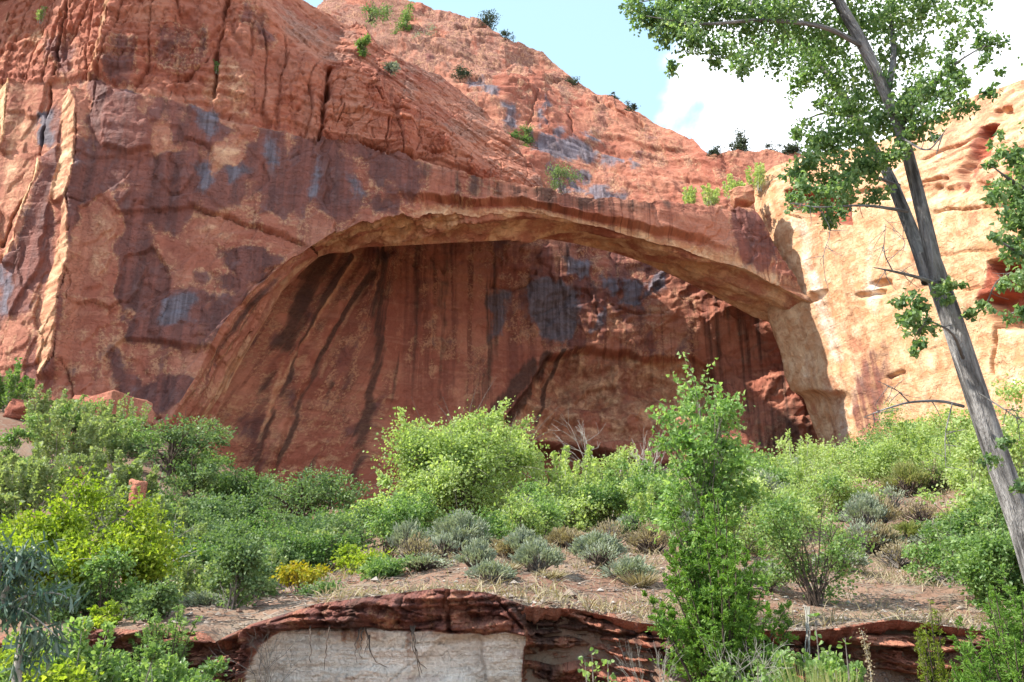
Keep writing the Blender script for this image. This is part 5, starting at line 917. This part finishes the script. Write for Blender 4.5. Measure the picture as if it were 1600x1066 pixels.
put(wands, 'ash_shrub', 426, 855, 30, 19.5, 'slender pale green wands in front of the dark green bush', leaf='pale', M=4, n=700, L=.06, W=.7)
put(wands, 'ash_shrub', 332, 895, 60, 16.5, 'pale leafy shrub with several upright stems near the grey brush', leaf='pale', M=9, n=1700, L=.055, W=.7)
put(spray, 'tamarisk_shrub', 258, 925, 120, 11.6, 'rounded feathery green shrub low on the left before the red slabs', leaf='sap', M=34, n=9000, L=.042, W=.32, side=.5)
put(broad, 'maple_shrub', 60, 1010, 150, 8.4, 'low yellow green leaves along the bottom left corner', leaf='maple', bark='grey', K=22, n=2600, L=.05, W=.9, zlo=.05, tr=.015, single=False, cl=.16, trunk_names=('stems', 'foliage'), deltoid=True)
put(broad, 'maple_shrub', 165, 945, 40, 12.6, 'small yellow green sprig growing from the red slabs', leaf='maple', bark='grey', K=8, n=500, L=.055, W=.9, zlo=.05, tr=.012, single=False, cl=.2, trunk_names=('stems', 'foliage'), deltoid=True)
talus = [(100, 628, 120, 45, 'widest pale green shrub high on the left talus under the pale rock pillar', 20, 3600), (32, 690, 70, 40, 'pale green shrub at the left edge halfway up the talus', 12, 2000), (60, 715, 80, 37, 'pale shrub above the bright yellow green maple', 12, 2000), (172, 700, 90, 39, 'tall pale green shrub beside the dark stemmed oak', 16, 2600), (185, 655, 50, 45, 'narrow pale shrub right of the big banded boulder', 9, 1300), (215, 720, 60, 36, 'pale upright shrub just behind the rust coloured pinnacle', 10, 1500),
         (130, 660, 50, 43, 'small pale shrub left of the big banded boulder', 9, 1200), (15, 560, 70, 47, 'dense green bush at the left edge under the cliff', 14, 2200), (60, 600, 34, 48, 'thin pale shrub at the foot of the pale rock pillar', 7, 800), (150, 745, 80, 33, 'pale green shrub showing over the top of the maple', 12, 2000), (270, 775, 60, 33, 'lone pale shrub below the dark green young oak', 10, 1400), (10, 770, 60, 28, 'pale leaves behind the maple at the left edge', 10, 1300)]
for u, vt, wp, Y, lab, M, n in talus: put(wands, 'ash_shrub', u, vt, wp, groundY(u, vt+62+.35*wp), lab, 'shrub', 'pale upright shrubs on the left talus', leaf='pale' if u != 15 else 'mid', M=int(M*1.3), n=int(n*1.3), L=.12, W=.75)
sages = [(718, 806, 90, 20.5, 'grey sagebrush with dark twigs left of centre on the gravel slope'), (828, 782, 70, 25, 'tallest pale sagebrush with plumed tips beside the green bushes'), (662, 870, 80, 18, 'wispy dark grey brush sweeping left over the red bank'), (930, 838, 70, 19.5, 'small sagebrush on a single dark stem in the middle of the gravel slope'), (1172, 742, 110, 30, 'broad silvery sagebrush behind the young cottonwood'), (1258, 722, 80, 34, 'silver sagebrush in front of the shaded corner of the wall'), (1215, 780, 70, 27, 'silvery sagebrush left of the open green shrub'), (780, 835, 80, 22, 'ragged grey sagebrush with dead lower branches'), (1085, 800, 60, 22.5, 'pale sagebrush tips half hidden by the young cottonwood'), (985, 810, 50, 24, 'low pale sagebrush beside the low green shrub'), (1195, 880, 60, 17, 'grey sagebrush low on the bank between two green shrubs'), (1385, 830, 60, 21, 'thin grey twiggy bush on the right hand slope'), (320, 930, 70, 16, 'grey leafless looking brush at the left end of the bank'), (215, 850, 50, 24, 'grey green sage among bleached twigs')]
for i, (u, vt, wp, Y, lab) in enumerate(sages): put(sage, 'sagebrush', u, vt, wp, Y, lab, 'sagebrush', 'sagebrush on the slope', bark='brown' if i in (0, 2, 3, 7, 12) else 'grey', n=900 if i in (2, 11, 12) else 4200, M=90 if i in (2, 12) else 60, L=.05+.0012*Y)
for u, vt, wp, Y, lab, bk, r in [(232, 800, 90, 20, 'bleached dead shrub with forked white branches on the red slope', 'bone', .028), (955, 662, 90, 33, 'leafless pale branches standing before the dark hollow of the alcove', 'bone', .045), (1000, 690, 60, 31, 'bare grey branches poking above the wide green shrub', 'bone', .04), (1420, 845, 60, 20, 'dead blackened twigs on the right hand slope', 'brown', .02), (1345, 800, 50, 24, 'charred stubby twigs under the grass clump', 'brown', .025), (1160, 990, 110, 9.6, 'white dead twigs in front of the feathery bright green shrub', 'white', .012), (1020, 1010, 60, 9.4, 'dry pale stalks at the bottom of the brown ledge', 'white', .008), (405, 985, 90, 11.4, 'grey dead brush dangling across the white bank', 'grey', .012), (700, 880, 120, 17.5, 'tangle of grey dead twigs along the top of the red bank', 'grey', .012)]:
    put(deadwood, 'dead_shrub', u, vt, wp, Y, lab, 'dead shrub', 'dead shrubs', bark=bk, r=r)
for i, (u, vt, wp, Y, lf, lab) in enumerate([(1335, 768, 80, 30, 'grass', 'wispy green grass clump on the sunny right hand slope'), (1405, 775, 70, 32, 'grass', 'fine pale grass clump near the foot of the light green bush'), (1475, 855, 50, 19, 'straw', 'straw coloured grass clump right of the dead twigs'), (1470, 790, 60, 26, 'grass', 'green grass clump by the leafy shrub behind the trunk'), (790, 868, 46, 17, 'straw', 'dry straw clump above the red bank'), (860, 880, 60, 16.5, 'straw', 'dry grass clump under the small sagebrush'), (1000, 880, 60, 17, 'straw', 'dry grass clump left of the feathery bright green shrub'), (1260, 1000, 60, 9, 'grass', 'reedy grass clump at the bottom of the brown ledge'), (1310, 1010, 50, 8.6, 'grass', 'broad bladed grass clump in front of the young sprouts'), (1430, 745, 110, 38, 'grass', 'sunlit grass patch on the crest of the right hand slope'), (1330, 742, 70, 44, 'grass', 'pale grass under the sunlit cliff'), (360, 1040, 40, 9.2, 'grass', 'green grass blades at the bottom left of the white bank')]):
    put(tuft, 'grass_clump', u, vt, wp, Y, lab, 'grass clump', 'grass clumps', leaf=lf, n=300, wd=.006+.0007*Y)
def sprout(u, vt, wp, Y, lab, n, L): put(wands, 'cottonwood_sprout', u, vt, wp, Y, lab, 'sapling', 'cottonwood sprouts at the foot of the ledge', leaf='sap', bark='grey', M=3, n=n, L=L, W=.95, fan=.9)
sprout(1278, 945, 40, 9.4, 'tallest young cottonwood sprout with round leaves by the hanging roots', 60, .06); sprout(1335, 985, 34, 9.0, 'bright young sprout with round leaves left of the pinkish seed head', 50, .055); sprout(925, 1008, 50, 9.2, 'leafy sprout alone in front of the dark ledge', 90, .045); sprout(1215, 1030, 90, 8.6, 'low leafy sprout at the bottom edge below the white twigs', 130, .045)
def seedhead():
    rng = np.random.RandomState(3); x, z0, h = spot(1362, 985, 8.8); r = thing('seed_stalk', 'dry pinkish seed head on a thin stalk before the brown ledge', 'seed stalk', (x, 8.8, z0))
    q = bez([0, 0, -.05], [.05, 0, h*.6], [-.03, 0, h], 9); tubes([(q, np.linspace(.005, .002, 9))], 'stalk', BK['white'], r, 4)
    t = .45+.55*rng.rand(260); P = np.stack([np.interp(t, np.linspace(0, 1, 9), q[:, c]) for c in range(3)], 1)+rng.normal(0, .018, (260, 3)); leafmesh(P, rng.normal(size=(260, 3))+[0, 0, .4], .02, .5, rng, 'seed_head', LM['straw'], r)
seedhead()
def willow():
    rng = np.random.RandomState(8); Y = 6.6; b = np.array(at(-60, 1050, Y)); b[2] = float(gz(b[:1], b[1:2])[0]); r = thing('willow_tree', 'blue green willow with long drooping leaves at the left edge', 'tree', b); lines = []; P = []; D = []
    for pts, rad in [([(-60, 1300, Y), (-40, 1080, Y), (-10, 960, Y), (30, 880, Y)], [.06, .045, .03, .02]), ([(10, 1300, 6.8), (25, 1060, 6.8), (40, 960, 6.8), (30, 900, 6.7)], [.05, .035, .02, .01]), ([(-10, 960, Y), (40, 930, Y), (85, 925, Y), (108, 935, Y)], [.015, .012, .008, .004]), ([(30, 890, Y), (50, 870, Y), (60, 860, Y)], [.012, .008, .003]), ([(0, 940, Y), (50, 960, Y), (95, 1000, Y)], [.012, .008, .003]), ([(-10, 960, Y), (0, 900, Y), (2, 870, Y), (-5, 845, Y)], [.02, .015, .01, .004]), ([(25, 1060, 6.8), (55, 1010, 6.8), (80, 990, 6.8)], [.012, .008, .003]), ([(5, 900, Y), (25, 880, Y), (30, 870, Y)], [.008, .006, .003])]:
        q, rr = limb(pts, rad); lines.append((q-b, rr))
        for i in range(len(q)):
            if rr[i] < .03:
                for _ in range(6):
                    P.append(q[i]-b+rng.normal(0, .06, 3)); D.append(rng.normal(0, .6, 3)+[0.15, 0, -.8])
    tubes(lines, 'trunk', BK['white'], r, 6); leafmesh(np.array(P), np.array(D), .095, .11, rng, 'foliage', LM['willow'], r, None, .3)
willow()
# --- the thickets: shrubs that nothing tells apart, each still a plant of its own
def thicket(n, u0, u1, v0, v1, hpx, wpx, label, group, seed, kinds, skip=(), Yfix=None):
    SK = dict(s=('sage', 'brown'))
    rng = np.random.RandomState(seed)
    for i in range(n):
        u = u0+(u1-u0)*(i+rng.rand())/n; v = rng.uniform(v0, v1)+(lerpl(u, skip) if len(skip) else 0); Y = groundY(u, v) if Yfix is None else rng.uniform(*Yfix); k, lf = kinds[rng.randint(len(kinds))]; hp = hpx*rng.uniform(.65, 1.35); wp = wpx*rng.uniform(.75, 1.3)
        if k == 'b': put(broad, 'thicket_shrub', u, v-hp, wp, Y, label, 'shrub', group, leaf=lf, bark='brown' if rng.rand() < .6 else 'grey', K=int(rng.randint(14, 24)), n=int(4600*(wp/100)**1.2), L=.032+.00145*Y, W=.72, zlo=.0, tr=.03, single=False, cl=.16+.05*rng.rand(), trunk_names=('stems', 'foliage'))
        elif k == 's': put(sage, 'thicket_shrub', u, v-hp, wp, Y, label, 'shrub', group, leaf=lf, bark='brown' if rng.rand() < .5 else 'grey', n=int(rng.choice([500, 1800, 3600])), M=70, L=.045+.0012*Y)
        else: put(wands, 'thicket_shrub', u, v-hp*1.15, wp*.8, Y, label, 'shrub', group, leaf=lf, M=int(rng.randint(8, 16)), n=int(3000*(wp/100)**1.1), L=.035+.00155*Y, W=.72)
thicket(22, 225, 530, 0, 75, 58, 80, 'green shrub in the dense thicket that fills the hollow below the arch leg', 'shrubs of the hollow below the arch leg', 41, [('b', 'mid'), ('b', 'oak'), ('b', 'oak'), ('b', 'sap'), ('w', 'pale')], [(225, 800), (330, 830), (450, 850), (560, 850)])
thicket(26, 600, 1060, 0, 50, 78, 88, 'light green shrub in the belt of bushes across the middle of the slope', 'shrubs of the belt across the middle', 42, [('b', 'lime'), ('b', 'sap'), ('b', 'sap'), ('w', 'lime'), ('b', 'mid')], [(590, 825), (760, 815), (1060, 800)])
thicket(13, 1130, 1340, 0, 70, 75, 85, 'leafy shrub in the tangle between the young cottonwood and the sunlit slope', 'shrubs of the tangle before the wall corner', 43, [('b', 'lime'), ('b', 'sap'), ('w', 'lime')], [(1130, 790), (1340, 745)])
thicket(16, 1370, 1640, 0, 40, 85, 95, 'light green shrub in the row along the foot of the sunlit cliff', 'shrubs along the foot of the sunlit cliff', 44, [('b', 'lime'), ('b', 'lime'), ('w', 'lime'), ('b', 'sap')], [(1370, 722), (1480, 735), (1640, 770)])
thicket(14, 1475, 1640, 0, 95, 95, 80, 'leafy green shrub crowding the bank under the leaning cottonwood', 'shrubs under the leaning cottonwood', 45, [('b', 'sap'), ('b', 'lime'), ('b', 'mid')], [(1475, 860), (1640, 880)])
thicket(9, 0, 225, 0, 120, 60, 60, 'pale green shrub scattered over the rocky talus on the left', 'shrubs scattered over the left talus', 46, [('w', 'pale'), ('w', 'pale'), ('b', 'sap')], [(0, 650), (120, 665), (225, 700)])
thicket(9, 90, 420, 0, 30, 80, 70, 'green shrub growing right behind the low red slabs of the bank', 'shrubs behind the low red slabs', 47, [('b', 'sap'), ('b', 'oak'), ('w', 'pale')], [(225, 945), (420, 935)])
thicket(15, 620, 1030, 0, 55, 42, 55, 'grey twiggy brush scattered over the gravel slope above the bank', 'grey brush of the gravel slope', 51, [('s', 'sage'), ('s', 'sage'), ('s', 'straw')], [(620, 868), (1030, 855)])
thicket(16, 1290, 1480, 0, 130, 42, 60, 'pale dry brush on the sunlit slope between the green shrubs', 'dry brush of the sunlit slope', 52, [('s', 'straw'), ('s', 'sage'), ('s', 'grass')], [(1290, 770), (1480, 765)])
thicket(13, 0, 335, 0, 45, 75, 85, 'green leafy plant growing below the red slabs at the bottom left', 'plants below the red slabs', 53, [('b', 'sap'), ('b', 'mid'), ('w', 'sap')], [(0, 1055), (335, 1085)], (9.2, 11.2))
thicket(7, 1150, 1345, 0, 45, 75, 70, 'leafy green plant in front of the brown ledge under the open green shrub', 'plants before the brown ledge', 54, [('b', 'sap'), ('w', 'sap'), ('b', 'young')], [(1150, 1080), (1345, 1085)], (9.0, 11.2))
thicket(7, 300, 440, 0, 22, 50, 62, 'small dark green shrub against the foot of the alcove wall', 'shrubs at the foot of the alcove wall', 55, [('b', 'oak'), ('b', 'mid')], [(300, 735), (440, 800)])
# --- junipers and bushes on the skyline, the dome and the arch top; they stand on the rock surface itself
def perch(kind, name, S, u, v, hpx, wpx, label, cat, Y0=70.0, sink=.3, group=None, **kw):
    _seed[0] += 1; rng = np.random.RandomState(_seed[0]); x, y, z = [float(q) for q in cast(S, np.array([u]), np.array([v]), Y0)]; dist = math.hypot(y, z); h, w = hpx/FPX*dist*1.12, wpx/FPX*dist
    kind(thing(name, label, cat, (x, y+.4, z-sink), group), h, w, rng, **kw)
jn = dict(leaf='dark', bark='brown', K=16, n=1500, L=.20, W=.5, zlo=.15, tr=.12, trunk_names=('trunk', 'crown'), cl=.2)
bn = dict(leaf='dark', bark='brown', K=12, n=1000, L=.17, W=.5, zlo=.02, tr=.06, single=False, trunk_names=('stems', 'foliage'), cl=.2)
perch(broad, 'juniper_tree', Yb, 755, 44, 34, 46, 'wind shaped juniper alone on the skyline of the dome', 'tree', 90, .5, **jn)
perch(broad, 'juniper_bush', Yb, 788, 64, 22, 28, 'dark bush crouching on the skyline right of the lone juniper', 'shrub', 90, .4, **bn)
perch(broad, 'juniper_bush', Yb, 895, 134, 18, 34, 'round bush on the dome skyline against the first white cloud', 'shrub', 90, .4, **bn)
perch(broad, 'juniper_bush', Yb, 955, 156, 16, 20, 'small bush high on the dome skyline above a ledge', 'shrub', 90, .4, **bn)
perch(broad, 'juniper_bush', Yb, 984, 174, 20, 26, 'darker bush just down the skyline from the small bush', 'shrub', 90, .4, **bn)
perch(broad, 'juniper_bush', Yb, 1115, 244, 18, 24, 'rounded bush at the low saddle of the skyline', 'shrub', 90, .4, **bn)
perch(broad, 'juniper_tree', Yb, 1162, 242, 46, 40, 'open juniper standing in the skyline saddle above the arch', 'tree', 90, .5, **jn)
perch(broad, 'juniper_bush', Yb, 1195, 244, 20, 40, 'low spreading bush right of the saddle juniper', 'shrub', 90, .4, **bn)
perch(broad, 'juniper_tree', Yb, 1240, 246, 30, 34, 'dark juniper where the saddle meets the sunlit cliff', 'tree', 90, .5, **jn)
dn = dict(bn, leaf='oak'); Yd = lambda x, z: Yf(x, z)
perch(broad, 'juniper_bush', Yd, 575, 26, 40, 50, 'dark leafy bush at the top edge on the slickrock', 'shrub', 66, .3, **dn)
perch(broad, 'juniper_tree', Yb, 634, 58, 66, 34, 'upright yellowish juniper in the gully between the two slickrock slopes', 'tree', 85, 1.2, **dict(jn, leaf='mid', shape=1.5))
perch(broad, 'juniper_bush', Yb, 655, 66, 32, 40, 'grey bush beside the upright yellowish juniper', 'shrub', 85, 1.2, **dict(bn, leaf='sage'))
perch(broad, 'juniper_bush', Yd, 566, 78, 34, 22, 'green shrub rooted in a crack of the slickrock slope', 'shrub', 66, .3, **dict(bn, leaf='mid'))
perch(broad, 'juniper_bush', Yb, 720, 124, 30, 32, 'dark bush in the gully left of the varnish painted with blue grey sheen', 'shrub', 85, .8, **bn)
perch(broad, 'juniper_bush', Yb, 815, 222, 40, 34, 'dense green bush where the slickrock slope meets the varnished dome', 'shrub', 85, .8, **dict(bn, leaf='mid', n=1500))
perch(broad, 'juniper_bush', Yd, 610, 106, 16, 22, 'low grey tuft on the slickrock slope', 'shrub', 66, .3, **dict(bn, leaf='sage', n=500))
perch(wands, 'cliff_shrub', Yd, 337, 108, 20, 14, 'small green tuft growing in the deep vertical crack', 'shrub', 58, .1, leaf='mid', n=300, M=8, L=.13)
perch(wands, 'cliff_shrub', Yd, 60, 30, 26, 18, 'pale tuft clinging to the top left cliff', 'shrub', 54, .1, leaf='pale', n=300, M=8, L=.13)
YT = lambda x, z: Yplain(x, z)+2.5
for u, v, h, wp, lf, lab in [(1080, 318, 30, 22, 'lime', 'bright little bush at the left of the row on the arch top'), (1114, 314, 28, 36, 'lime', 'spreading pale bush second along the arch top'), (1147, 303, 34, 34, 'lime', 'round pale green bush third along the arch top'), (1185, 292, 42, 28, 'lime', 'pale bush at the right end of the arch top beside the sunlit rock'), (880, 300, 46, 60, 'oak', 'wispy grey green bush over the middle of the arch'), (775, 276, 26, 16, 'mid', 'tiny shrub on the ledge above the arch')]:
    perch(wands if lf == 'lime' else broad, 'arch_shrub', YT, u, v, h, wp, lab, 'shrub', 66, .25, 'bushes along the arch top', **(dict(leaf=lf, M=14, n=1100, L=.16, W=.7) if lf == 'lime' else dict(bn, leaf=lf, L=.14, n=1100 if h > 30 else 300)))

# ------------------------------------------------------------------ boulders, gravel, sticks, roots
def rock_attrs(P, n, **kw):
    z = np.zeros(n, F32); return {k: a for k, a in pack(z, z, np.ascontiguousarray(P, F32), **{q: z+val for q, val in kw.items()}).items()}
import bmesh
def boulder(name, loc, size, seed, label, group='boulders on the left talus', **fields):
    rng = np.random.RandomState(seed); bm = bmesh.new()
    for _ in range(22):
        p = rng.uniform(-1, 1, 3); p = np.sign(p)*np.abs(p)**.55; bm.verts.new(p*np.array(size)*.5)
    r = bmesh.ops.convex_hull(bm, input=bm.verts); bmesh.ops.delete(bm, geom=[g for g in r['geom_interior'] if isinstance(g, bmesh.types.BMVert)], context='VERTS')
    bmesh.ops.bevel(bm, geom=list(bm.edges), offset=.05*min(size), segments=1, affect='EDGES'); bmesh.ops.triangulate(bm, faces=bm.faces)
    bmesh.ops.subdivide_edges(bm, edges=list(bm.edges), cuts=3, use_grid_fill=True); bmesh.ops.triangulate(bm, faces=bm.faces)
    V = np.array([v.co[:] for v in bm.verts]); Fc = np.array([[v.index for v in f.verts] for f in bm.faces]); bm.free()
    s = max(size); a = (V[:, 0]+V[:, 1]*.7).astype(F32)/s; b = V[:, 2].astype(F32)/s; V = V*(1+.10*fbm(a*3+seed, b*3, 4, 500))[:, None]; V[:, :2] *= (1+.07*np.tanh(3*pn(a*.6, b*9+seed, 501)))[:, None]
    o = link_mesh(name, V, Fc, 3, ROCK, attrs=rock_attrs(V*np.array([1.5, 1.5, 1.5])+seed*3.7, len(V), **fields)); o.location = loc; o.rotation_euler = (0, 0, rng.rand()*6); return tag(o, label, 'boulder', group)
def gboulder(u, v, Y, wpx, hpx, seed, label, **f):
    x = float(at(u, v, Y)[0]); z = float(gz(np.array([x]), np.array([Y]))[0]); w, h = wpx/FPX*Y*1.05, hpx/FPX*Y*1.1; boulder('boulder', (x, Y, z+h*.32), (w, w*.9, h), seed, label, **f)
for a in [(185, 694, 49, 96, 50, 1, 'big banded boulder leaning against the foot of the cliff', .3), (18, 612, 47, 60, 40, 2, 'grey boulder at the left edge below the cliff', .7), (35, 652, 44, 56, 34, 3, 'flat orange slab on the talus at the left edge', .0), (85, 690, 41, 70, 36, 4, 'dark red angular block in the middle of the left talus', .1), (110, 706, 39.5, 36, 20, 5, 'small red block below the angular block', .0), (60, 672, 43, 30, 26, 6, 'tan wedge of rock between two pale shrubs', .3), (120, 735, 36, 44, 20, 7, 'low rust slab above the maple', .0), (12, 768, 30, 34, 26, 8, 'pale stone behind the maple at the left edge', .5), (214, 772, 31, 26, 62, 9, 'rust coloured pinnacle of rock above the bleached dead shrub', .0), (245, 842, 25, 30, 22, 10, 'orange block perched on the red slope', .1), (238, 868, 23.5, 22, 20, 11, 'small orange stone just below the perched block', .0), (150, 625, 50, 60, 30, 12, 'broken ledge block at the cliff foot left of the banded boulder', .0)]:
    gboulder(*a[:7], grey=a[7], red=.35*(a[7] < .2), buff=.2)
_k = [float(q) for q in cast(lambda x, z: Yplain(x, z)+1.3, np.array([1160.]), np.array([311.]))]
boulder('boulder', tuple(_k), (2.1, 2.4, 1.9), 21, 'eroded knob of red rock perched on the right end of the arch', 'boulder on the arch', buff=.42, red=.35)
def gravel():
    rng = np.random.RandomState(9); n = 15000; u = rng.uniform(60, 1640, n); Y = 12.3+rng.rand(n)**1.6*17; x = at(u, 900, Y)[0]; keep = fbm(x.astype(F32)*.5, Y.astype(F32)*.5, 3, 600) > -.15; x, Y = x[keep], Y[keep]; n = len(x); z = gz(x, Y)
    r = .013*np.exp(rng.normal(0, .6, n))*(1+.03*Y); oc = np.array([(1, 0, 0), (0, 1, 0), (-1, 0, 0), (0, -1, 0), (0, 0, 1), (0, 0, -1)], float)
    V = oc[None]*r[:, None, None]*rng.uniform(.6, 1.5, (n, 6, 1)); V[..., 2] *= .6; a = rng.rand(n)*6.28; V = np.stack([V[..., 0]*np.cos(a)[:, None]-V[..., 1]*np.sin(a)[:, None], V[..., 0]*np.sin(a)[:, None]+V[..., 1]*np.cos(a)[:, None], V[..., 2]], -1)+np.stack([x, Y, z+r*.2], -1)[:, None]
    f = np.array([(0, 1, 4), (1, 2, 4), (2, 3, 4), (3, 0, 4), (1, 0, 5), (2, 1, 5), (3, 2, 5), (0, 3, 5)]); Fc = (np.arange(n)[:, None, None]*6+f[None]).reshape(-1, 3)
    m = leaf_material('gravel', [(.13, .075, .055), (.19, .135, .105), (.23, .19, .16), (.36, .33, .30)], 0.0, .9)
    tag(link_mesh('gravel', V.reshape(-1, 3), Fc, 3, m, smooth=False, fattrs={'rnd': np.repeat(rng.rand(n), 8)}), 'loose grey and red stones scattered over the slope above the bank', kind='stuff')
    n = 11000; u = rng.uniform(300, 1620, n); Y = 12.4+rng.rand(n)**1.3*14; x = at(u, 900, Y)[0]; z = gz(x, Y)+.02; a = rng.rand(n)*6.28; D = np.stack([np.cos(a), np.sin(a), rng.normal(0, .18, n)], 1)
    bladerows(np.stack([x, Y, z], 1), D, rng.uniform(.1, .4, n), .012, rng, 'twig_litter', leaf_material('twig_litter', [(.09, .075, .062), (.17, .145, .12), (.28, .24, .2)], 0, .9), None, .1)['kind'] = 'stuff'
    n = 17000; u = rng.uniform(500, 1640, n*3); Y = 13+rng.rand(n*3)**1.0*32; x = at(u, 850, Y)[0]; k = (fbm(x.astype(F32)*.35, Y.astype(F32)*.35, 3, 610) > .05)|(rng.rand(n*3) < .08); x, Y = x[k][:n], Y[k][:n]; n = len(x); z = gz(x, Y)-.01
    bladerows(np.stack([x, Y, z], 1), rng.normal(0, .45, (n, 3))*[1, 1, 0]+[0, 0, 1], rng.uniform(.08, .30, n)*(1+.015*Y), .004+.0005*Y.mean(), rng, 'dry_grass', LM['straw'], None, .5)['kind'] = 'stuff'
gravel()
def roots():
    rng = np.random.RandomState(12)
    for u, v0, v1, du, lab in [(482, 985, 1035, 4, 'dark root dangling nearest the left end of the white bank'), (513, 985, 1048, -6, 'straight root hanging from the red cap over the white bank'), (562, 988, 1035, -4, 'short twin roots hanging left of the middle of the white bank'), (575, 1000, 1042, 30, 'long root looping across the middle of the white bank'), (640, 985, 1060, 14, 'thick forked roots hanging over the dark spalled panel'), (1262, 955, 1066, -8, 'pale stringy roots trailing from the open green shrub down the brown ledge')]:
        x, y, z = at(u, v0, 11.75); r = thing('hanging_root', lab, 'root', (float(x), 11.75, float(z)), 'roots hanging from the bank'); lines = []
        for s in range(3 if u in (640, 1262, 562) else 1):
            e = np.array(at(u+du+s*6, v1-s*7, 11.62))-np.array([x, 11.75, z]); m = e*.5+[rng.normal(0, .06), -.08, -.1 if du > 20 else 0]; q = bez([s*.03, 0.1, .05], m, e, 12); q[1:] += rng.normal(0, .008, (11, 3)); lines.append((q, np.linspace(.012, .004, 12)))
        tubes(lines, 'root_strand', BK['white' if u == 1262 else 'brown'], r, 5)
roots()
